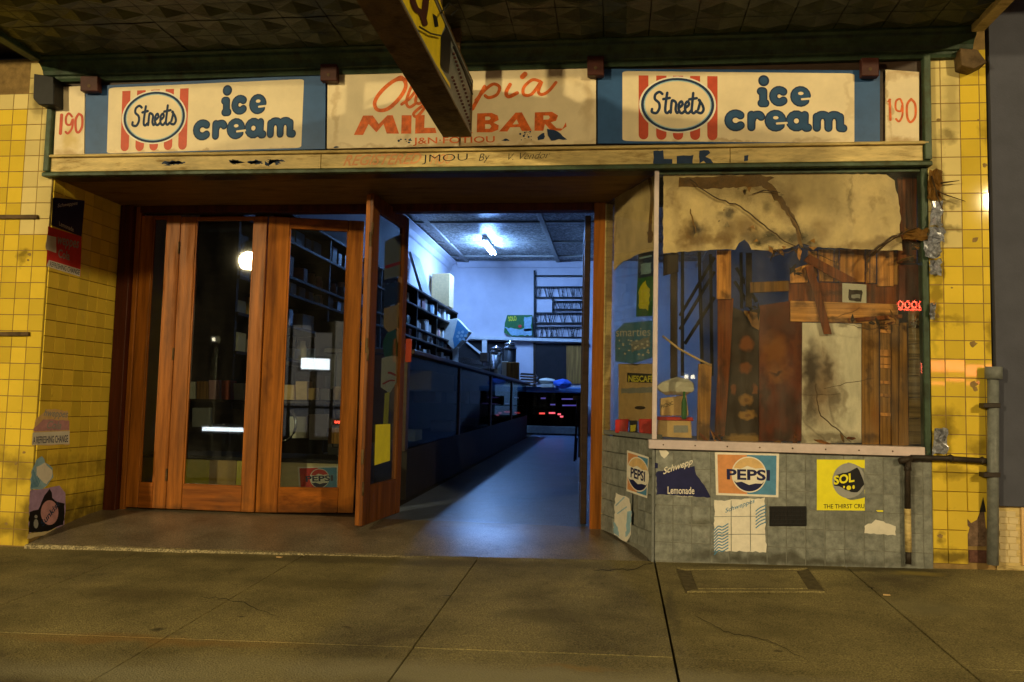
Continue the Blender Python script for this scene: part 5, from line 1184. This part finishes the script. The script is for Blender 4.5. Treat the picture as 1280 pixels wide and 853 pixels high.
# ================================================================ SHOP INTERIOR
YB, ZC, YF = 13.4, 4.12, 12.3
def ZFL(y): return .030+.021*(y-.8)
def floor_strip(name, x0, x1, mat, dz=0, y0=.865, y1=YB):
    bm = bmesh.new(); n = 14; rows = []
    for k in range(n+1):
        y = y0+(y1-y0)*k/n; rows.append([bm.verts.new((x0, y, ZFL(y)+dz)), bm.verts.new((x1, y, ZFL(y)+dz))])
    for k in range(n): bm.faces.new((rows[k][0], rows[k][1], rows[k+1][1], rows[k+1][0]))
    return struct(name, bm, mat)
floor_strip('floor', -1.93, 1.6, m['floor'])
floor_strip('floor_border', XL, -1.93, m['floor_dark'])
struct('back_wall', B(XL-.06, 1.75, YB, YB+.1, 0, ZC+.2), m['wall_white'])
struct('side_wall', B(XL-.06, XL-.004, 1.02, YB, 0, ZC+.2), m['wall_white'])
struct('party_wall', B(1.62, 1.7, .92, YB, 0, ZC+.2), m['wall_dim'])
struct('shop_front_bulkhead', B(XL, 1.61, .90, .98, 2.33, ZC+.2), m['dark'])
cl = bpy.data.objects.new('shop_ceiling', None); COL.objects.link(cl); cl['kind'] = 'structure'
obj('ceiling_deck', B(XL-.06, 1.75, .98, YB+.1, ZC+.03, ZC+.12), m['dark'], cl)
xw = [XL, -3.62, -1.55, .45, 1.62]; yw = [1.0, 3.1, 5.2, 7.3, 9.4, 11.2, 12.75, YB]
for i in range(4):
    for j in range(7):
        dz = rnd(-.004, .004)
        obj('ceiling_panel', B(xw[i]+.045, xw[i+1]-.045, yw[j]+.045, yw[j+1]-.045, ZC+.004+dz, ZC+.025, .004), m['ceil'], cl)
for x in xw: obj('batten', B(x-.045, x+.045, 1.0, YB-.001, ZC-.03, ZC+.022, .006), m['ceil_batten'], cl)
for y in yw[1:-1]:
    for i in range(4): obj('batten', B(xw[i]+.046, xw[i+1]-.046, y-.045, y+.045, ZC-.025, ZC+.022, .006), m['ceil_batten'], cl)
bm = bmesh.new(); prism(bm, [(XL-.0, 1.02, ZC-.22), (XL+.03, 1.02, ZC-.20), (XL+.06, 1.02, ZC-.10), (XL+.16, 1.02, ZC-.045), (XL+.16, 1.02, ZC-.031), (XL, 1.02, ZC-.031)], (0, YB-1.03, 0)); obj('cornice', bm, m['wall_white'], cl)
bm = bmesh.new(); prism(bm, [(XL+.17, YB-.001, ZC-.16), (XL+.17, YB-.03, ZC-.14), (XL+.17, YB-.09, ZC-.045), (XL+.17, YB-.001, ZC-.045)], (5.3, 0, 0)); obj('cornice', bm, m['wall_white'], cl)
# fluorescent light
pf = at(605, 306, 10.55); 
t = thing('ceiling_light', 'bare fluorescent batten light on the shop ceiling', 'ceiling light', (pf.x, 11.2, ZC-.03))
obj('batten_body', B(pf.x-.05, pf.x+.05, 10.55, 11.8, ZC-.10, ZC-.032, .004), m['white'], t)
for dx_ in (-.035, .035):
    bm = bmesh.new(); tube(bm, [(pf.x+dx_, 10.57, ZC-.135), (pf.x+dx_, 11.78, ZC-.135)], .019, 10); obj('tube', bm, m['tube'], t)
# counter along the left
cx = -1.985
ct = thing('serving_counter', 'long dark glass fronted serving counter along the left of the shop', 'counter', (-2.3, 6, .1))
y0c, y1c = 1.9, 11.6
bm = bmesh.new(); prism(bm, [(cx, y0c, ZFL(y0c)), (cx, y1c, ZFL(y1c)), (cx-.7, y1c, ZFL(y1c)), (cx-.7, y0c, ZFL(y0c))], (0, 0, .42)); obj('plinth', bm, m['dark'], ct)
obj('top', B(cx-.75, cx+.05, y0c-.05, y1c+.02, 1.285, 1.325, .006), m['dark_wood'], ct)
obj('back_panel', B(cx-.70, cx-.66, y0c, y1c, .47, 1.284), m['dark_wood'], ct)
n = 4
for k in range(n):
    a, b = y0c+(y1c-y0c)*k/n, y0c+(y1c-y0c)*(k+1)/n
    obj('glass_front', B(cx-.03, cx-.022, a+.05, b-.05, .48, 1.28), m['glass_counter'], ct)
    obj('upright', B(cx-.045, cx-.008, a-.045, a+.045, .46, 1.284, .003), m['dark_wood'], ct)
    obj('shelf', B(cx-.62, cx-.06, a+.06, b-.06, .86, .875), m['dark_wood'], ct)
obj('end_panel', B(cx-.65, cx-.05, y0c+.0, y0c+.03, .48, 1.284), m['dark_wood'], ct)
bm = bmesh.new(); quadbox(bm, cx-.5, cx-.1, 3.2, 4.4, 1.0, 1.2, .01); tag(obj('display_box', bm, m['print_tan']), 'pale board box inside the near end of the counter', 'box')
for k in range(9):
    y = 3.0+k*.9; bm = bmesh.new(); quadbox(bm, cx-.45, cx-.2, y, y+.3, .468+(.41 if k % 2 else 0), .60+(.41 if k % 2 else 0)+rnd(0, .08), .006)
    tag(obj('stock_box', bm, [m['paper'], m['print_tan'], m['print_pink']][k % 3]), 'small %s stock box inside the glass counter, %s from the shop entry' % (['cream', 'tan', 'pinkish'][k % 3], ORD[k]), 'box', 'stock boxes behind the counter glass')
# shelves on the left wall
sh = thing('wall_shelves', 'tall dark shelves of stock along the left wall', 'shelves', (-3.8, 7, .1))
sx = -3.60
for z in (.95, 1.30, 1.65, 1.98, 2.16, 2.53, 2.82):
    y0_ = 2.0
    obj('shelf', B(XL+.002, sx, y0_, 12.4, z-.03, z, .002), m['dark_wood'], sh)
for y in (2.0, 4.4, 6.6, 8.8, 10.4, 12.4): obj('divider', B(XL+.003, sx-.02, y-.02, y+.02, .2, 2.79), m['dark_wood'], sh)
obj('shelf_back', B(XL+.001, XL+.012, 2.03, 12.37, .2, 2.79), m['dark'], sh)
G7 = 'stock standing on the left wall shelves'
mats = ['paper', 'print_tan', 'print_ltblue', 'print_white', 'print_pink', 'print_grey', 'steel', 'white', 'white']
names = [('box', 'stock_box', 'pale stock box on the dark wall shelves'), ('jar', 'jar', 'squat pale jar on the dark wall shelves'), ('box', 'carton', 'tall carton on the dark wall shelves')]
random.seed(21)
SHN = {1.30: 'lowest stocked', 1.65: 'second lowest', 1.98: 'middle', 2.16: 'second highest', 2.53: 'highest'}
for z in (1.30, 1.65, 1.98, 2.16, 2.53):
    y = 2.15; cnt = 0
    while y < 12.2:
        kind = random.choice((0, 0, 1, 2)); w_ = rnd(.10, .26); hh = rnd(.10, .2) if z in (1.98,) else rnd(.12, .26)
        hh = min(hh, .14 if z == 1.98 else .29)
        c_, n_, l_ = names[kind]; bm = bmesh.new(); xx = sx-rnd(.04, .12)
        if kind == 1: lathe(bm, (xx-.05, y+.06, z+.001), [(.05, 0), (.055, .02), (.055, hh*.7), (.04, hh*.82), (.042, hh)], 10); w_ = .12
        else: quadbox(bm, xx-.16, xx, y, y+w_, z+.001, z+hh, .003)
        mt_ = random.choice(mats); tag(obj(n_, bm, m[mt_]), '%s %s on the %s left wall shelf, %s from the doors' % (HUE[mt_], {0: 'box', 1: 'jar', 2: 'upright carton'}[kind], SHN[z], ORD[cnt]), c_, G7); cnt += 1
        y += w_+random.choice((.02, .04, .12, .3))
# big cartons on top of the shelves
bm = bmesh.new(); prism(bm, [(-3.68, 9.2, 2.83), (-3.68, 9.9, 2.83), (-3.92, 9.9, 3.55), (-3.92, 9.2, 3.55)], (.05, 0, 0)); tag(obj('white_board', bm, m['white']), 'white board leaning on top of the wall shelves', 'board')
bm = bmesh.new(); quadbox(bm, -3.95, -3.58, 11.3, 11.75, 2.83, 3.50, .005); c = tag(obj('tall_carton', bm, m['print_tan']), 'tall brown carton standing on top of the wall shelves', 'carton')
bm = bmesh.new(); prism(bm, [at(549, 402, 11.5), at(571, 398, 11.5), at(586, 414, 11.5), at(567, 437, 11.5), at(553, 424, 11.5)], (0, .4, 0), .004); o = tag(obj('open_carton', bm, m['paper']), 'tilted open carton printed blue at the end of the wall shelves', 'carton')
draw('blue_print', [poly([(572, 400), (586, 415), (568, 436), (566, 424)])], PY(11.5), .002, m['print_blue'], o)
draw('flower_print', [ell(577+5*math.cos(k), 420+5*math.sin(k), 2, 2, n=7) for k in range(6)]+[ell(577, 420, 2, 2, n=8)], PY(11.5), .004, m['print_ltblue'], o)
bm = bmesh.new(); PX(bm, [(565, 425), (572, 424), (572, 458), (566, 458)], 11.62, .12); tag(obj('shelf_post', bm, m['white']), 'white end post below the blue carton', 'post')
# back wall fittings
rk = thing('wall_rack', 'black wire rack on the back wall above the dark doorway', 'rack', at(698, 423, YB-.05))
RY = YB-.06
obj('rail', pxbm(rc(667, 338, 669.5, 424), RY, .03), m['black'], rk)
for (x0, x1, y) in ((669, 731, 345), (669, 731, 359), (669, 731, 372), (690, 731, 377), (690, 731, 387), (669, 731, 391.5), (669, 731, 404), (669, 731, 409), (669, 731, 422)):
    obj('rail', pxbm(rc(x0, y-.9, x1, y+.9), RY, .025), m['black'], rk)
obj('rail', pxbm(rc(690, 372, 692, 391), RY, .02), m['black'], rk)
bm = bmesh.new(); random.seed(4)
for (ya, yb) in ((360, 371), (378, 386), (392.5, 403), (410, 421)):
    x = 672 if ya != 378 else 693
    while x < 729:
        x2 = x+rnd(-4, 4); tube(bm, [at(x, ya, RY+.01), at(x2, yb, RY+.01)], .008, 5); x += rnd(2, 5)
obj('rack_wires', bm, m['black'], rk, 'stuff')
bm = bmesh.new(); PX(bm, [(634, 394), (665, 394), (666, 420), (640, 421), (630, 416), (631, 404)], YB-.09, .05, .004); o = tag(obj('drink_poster', bm, m['print_green']), 'dark green drink poster propped on the back wall ledge', 'poster')
PO = PY(YB-.09)
draw('lettering', [tq('SOLO', (636, 402), (646, 401), (635, 396), .03)], PO, .002, m['print_yellow'], o)
draw('pale_patch', [ragged([(630, 409), (648, 412), (664, 410), (665, 419), (640, 420)], .8, 3), ragged([(655, 397), (664, 396), (664, 414), (655, 414)], .7, 3)], PO, .002, m['print_ltblue'], o)
draw('red_spot', [ell(650, 408, 2.5, 2, n=8)], PO, .004, m['print_red'], o)
tag(obj('wall_ledge', pxbm([(586, 420), (731, 424.5), (731, 428), (586, 424)], YB-.14, .138), m['white']), 'long white ledge across the back wall', 'ledge')
dw = thing('doorway', 'dark doorway in the back wall under the black rack', 'doorway', at(698, 478, YB-.02))
obj('opening', pxbm(rc(669.5, 429.5, 727, 480), YB-.02, .018), m['dark'], dw)
obj('jamb', pxbm(rc(666.5, 428.5, 669.3, 482), YB-.04, .038), m['dark_wood'], dw)
obj('open_leaf', pxbm(rc(708, 432, 726.5, 480), YB-.03, .009), m['plank_brown'], dw)
sv = thing('service_hatch', 'dark serving hatch recess in the lower left of the back wall', 'hatch', at(590, 465, YB-.03))
obj('opening', pxbm(rc(572, 426, 604, 462), YB-.02, .018), m['dark'], sv)
obj('opening', pxbm(rc(609, 427, 642, 470), YB-.02, .018), m['dark'], sv)
obj('panel', pxbm([(573, 446), (603, 450), (603, 456), (573, 452)], YB-.06, .035), m['steel'], sv)
obj('post', pxbm(rc(602.5, 425, 608.5, 452), YB-.16, .12), m['white'], sv)
obj('rail', pxbm([(582, 428), (584, 427), (602, 441), (601, 444)], YB-.10, .03), m['white'], sv)
obj('counter', pxbm([(572, 452), (612, 458), (612, 470), (572, 462)], YB-.6, .4), m['dark'], sv)
# urns and clutter at the end of the counter
def urn(px, y0_, y1_, r, Y, label, mat):
    a, b = at(px, y1_, Y), at(px, y0_, Y); h = b.z-a.z; bm = bmesh.new()
    t = thing('drinks_urn', label, 'urn', a, 'steel urns at the end of the counter')
    lathe(bm, a, [(r*.95, 0), (r, .02), (r, h*.30), (r*1.04, h*.31), (r*1.04, h*.33), (r, h*.34), (r, h*.78)], 16); obj('body', bm, mat, t)
    bm = bmesh.new(); lathe(bm, a+Vector((0, 0, h*.785)), [(r*1.08, 0), (r*1.08, h*.03), (r*.9, h*.06), (r*.9, h*.1), (r*.98, h*.11), (r*.98, h*.14), (r*.5, h*.17), (r*.2, h*.19), (r*.2, h*.215)], 16); obj('lid', bm, m['steel'], t)
urn(619.5, 432, 476, .115, 11.0, 'shorter steel urn in front on the counter', m['steel'])
urn(637, 426, 474, .12, 11.3, 'taller dark urn with a steel lid behind the shorter one', m['black'])
for k, (x0, y0_, x1, y1_, Y, mt, lb) in enumerate(((627, 452, 634, 478, 10.8, 'paper', 'pale narrow carton between the two urns'), (633, 453, 648, 480, 10.7, 'plank_brown', 'brown carton in front of the taller urn'), (580, 460, 612, 474, 10.9, 'dark_wood', 'dark case on the counter left of the urns'), (600, 441, 609, 452, 11.9, 'dark_wood', 'small dark box beside the urns'))):
    tag(obj('carton', pxbm(rc(x0, y0_, x1, y1_), Y, .18, .004), m[mt]), lb, 'carton')
pts = []
for k in range(5):
    o = tag(obj('tray', pxbm([(650+rnd(-1, 2), 480-k*3.4), (670+rnd(-2, 2), 481-k*3.4), (670, 483-k*3.4), (650, 482-k*3.4)], 12.0, .3), m['steel'] if k % 2 else m['dark_wood']), 'flat tray in the stack beside the doorway, %s up' % ['lowest', 'next', 'middle', 'fourth', 'topmost'][k], 'tray', 'stack of trays beside the doorway')
# freezer across the back
fz = thing('freezer_cabinet', 'low glass fronted freezer with a blue top rail at the shop back', 'freezer', at(688, 547, YF))
m['blue_rail'] = M('blue gloss rail', (.10, .22, .45), .25, .1, 5)
xa, xb = at(646, 515, YF).x, at(727, 515, YF).x; zt = at(688, 484, YF).z; zg = at(688, 491, YF).z; zp = at(688, 533, YF).z
obj('top', B(xa, xb, YF-.03, YF+.8, zg+.003, zt, .02), m['blue_rail'], fz)
obj('glass_front', B(xa+.03, xb-.03, YF, YF+.012, zp+.003, zg), m['glass_counter'], fz)
obj('inner', B(xa+.02, xb-.02, YF+.08, YF+.75, zp+.003, zg), m['dark'], fz)
obj('base', B(xa, xb, YF-.02, YF+.8, ZFL(YF)+.03, zp, .01), m['grey_metal'], fz)
obj('side_post', B(xa, xa+.028, YF-.01, YF+.02, zp+.003, zg), m['dark_wood'], fz)
bm = bmesh.new(); ball(bm, at(690, 539, YF-.02), .018, sub=1); obj('lock', bm, m['steel'], fz)
m['ind'] = EM('red indicator light', (1, .06, .02), 1.2)
for x0, x1, y in ((674, 681, 517), (686, 694, 516.5), (697, 701, 518), (700, 704, 521)):
    obj('indicator', pxbm(rc(x0, y-1, x1, y+1), YF-.012, .01), m['ind'], fz)
m['vio'] = EM('violet display light', (.25, .12, 1), .22)
for x0, x1, y in ((702, 716, 499), (703, 722, 507), (688, 694, 506), (676, 682, 498)):
    obj('violet_light', pxbm(rc(x0, y-.8, x1, y+.8), YF-.012, .01), m['vio'], fz)
bm = bmesh.new(); ball(bm, at(703, 480, 12.1), .16, 1.25, .8, .62, .10, 2); tag(obj('plastic_bag', bm, M('blue plastic bag', (.05, .14, .62), .3, .2, 10)), 'crumpled bright blue plastic bag on the freezer cabinet', 'plastic bag')
bm = bmesh.new(); ball(bm, at(683, 476, 12.2), .13, 1.4, .7, .4, .12, 2); tag(obj('plastic_bag', bm, m['paper']), 'crumpled pale plastic bag beside the blue bag on the freezer', 'plastic bag')
tag(obj('carton', pxbm(rc(676, 480, 691, 484.5), 12.1, .2, .004), m['paper']), 'flat pale carton on the freezer cabinet', 'carton')
# chair leg / stool by the right leaf
stl = thing('folding_stool', 'folded thin legged stool leaning by the right hand door leaf', 'stool', at(720, 577, 5.6))
for a_, b_ in (((722, 500), (718, 577)), ((724, 500), (724, 572)), ((721, 548), (719.5, 575))):
    bm = bmesh.new(); tube(bm, [at(*a_, 5.6), at(*b_, 5.55)], .014, 7); obj('leg', bm, m['dark_wood'], stl)
bm = bmesh.new(); PX(bm, rc(716, 495, 726, 500), 5.5, .2, .004); obj('seat', bm, m['dark_wood'], stl)

# ================================================================ DISPLAY BEHIND THE LEFT DOORS
dc = thing('display_cabinet', 'low display cabinet with cream and yellow front behind the left door glass', 'cabinet', (-3, 1.45, .05))
CY = 1.10
m['cab_yellow'] = M('yellow cabinet front', (.62, .50, .04), .5, .2, 6)
m['cab_brown'] = M('tan cabinet front', (.40, .24, .07), .5, .2, 6)
pa, pb, pc_, pd = at(200, 575, CY).x, at(262, 575, CY).x, at(296, 575, CY).x, at(322, 575, CY).x
z1 = at(300, 576, CY).z; pe = at(440, 575, CY).x
for a_, b_, mt in ((XL+.02, pb, 'cab_yellow'), (pb+.002, pc_, 'cab_brown'), (pc_+.002, pd, 'cab_yellow'), (pd+.002, pe, 'cream_paint')):
    obj('front_panel', B(a_, b_, CY, CY+.02, .06, z1, .002), m[mt], dc)
obj('top', B(XL+.02, pe, CY-.015, CY+.6, z1+.001, z1+.03, .003), m['dark'], dc)
obj('side_panel', B(pe-.02, pe-.001, CY+.021, CY+.6, .06, z1-.001), m['dark_wood'], dc)
z2 = at(300, 500, CY+.3).z; z3 = at(300, 470, CY+.3).z
obj('upper_shelf', B(XL+.02, pe-.05, CY+.3, CY+.6, z2-.02, z2, .002), m['dark_wood'], dc)
for x in (232, 303, 345, 432): 
    p = at(x, 560, CY+.32); obj('upright', B(p.x-.008, p.x+.008, CY+.33, CY+.345, z1+.031, z2-.021), m['steel'], dc)
cola([(372, 584), (423, 583), (423, 612), (374, 614)], 'red white and blue round logo cola sticker on the cream cabinet behind the door', PY(CY), 'red')
G8 = 'packets on the display shelf behind the left doors'
random.seed(5)
for k in range(13):
    x = 230+k*15.5
    if 305 < x < 340: continue
    w_ = rnd(9, 15); hh = rnd(14, 26); mt = random.choice(['paper', 'print_pink', 'print_tan', 'plank_brown', 'print_grey', 'navy', 'red', 'cab_brown'])
    base = 500
    tag(obj('packet', pxbm([(x, base-hh), (x+w_, base-hh+.2), (x+w_, base+.3), (x, base)], CY+.36, .12, .003), m[mt]), 'upright %s packet on the shelf behind the doors, %s from the left' % (HUE[mt], ORD[k]), 'packet', G8)
for k, (x0, y0_, x1, y1_, mt) in enumerate(((362, 521, 383, 548, 'paper'), (386, 518, 409, 550, 'print_white'), (410, 535, 428, 555, 'plank_brown'), (240, 510, 262, 534, 'print_grey'), (265, 512, 300, 530, 'spotboard'))):
    tag(obj('display_card', pxbm(rc(x0, y0_, x1, y1_), CY+.2+.01*k, .05, .003), m[mt]),
        ['left pale card standing on the display cabinet', 'right patterned pale card standing on the display cabinet', 'low brown box right of the pale cards', 'grey card behind the second door glass', 'dark rounded box behind the second door glass'][k], 'card' if k != 2 and k != 4 else 'box')
bm = bmesh.new(); pp_ = [at(352+18*math.sin(k*.35), 552-44*(1-math.cos(k*.35))*.5, CY+.12) for k in range(8)]
tube(bm, pp_, .012, 8); tag(obj('chrome_scoop', bm, m['steel']), 'curved chrome tube on the display cabinet behind the third door', 'tube')
bm = bmesh.new(); quadbox(bm, at(395, 450, 2.2).x-.01, at(432, 450, 2.2).x, 2.2, 2.24, at(395, 470, 2.2).z, at(395, 402, 2.2).z); tag(obj('hanging_board', bm, m['wall_dim']), 'dark hanging board behind the third door glass', 'board')
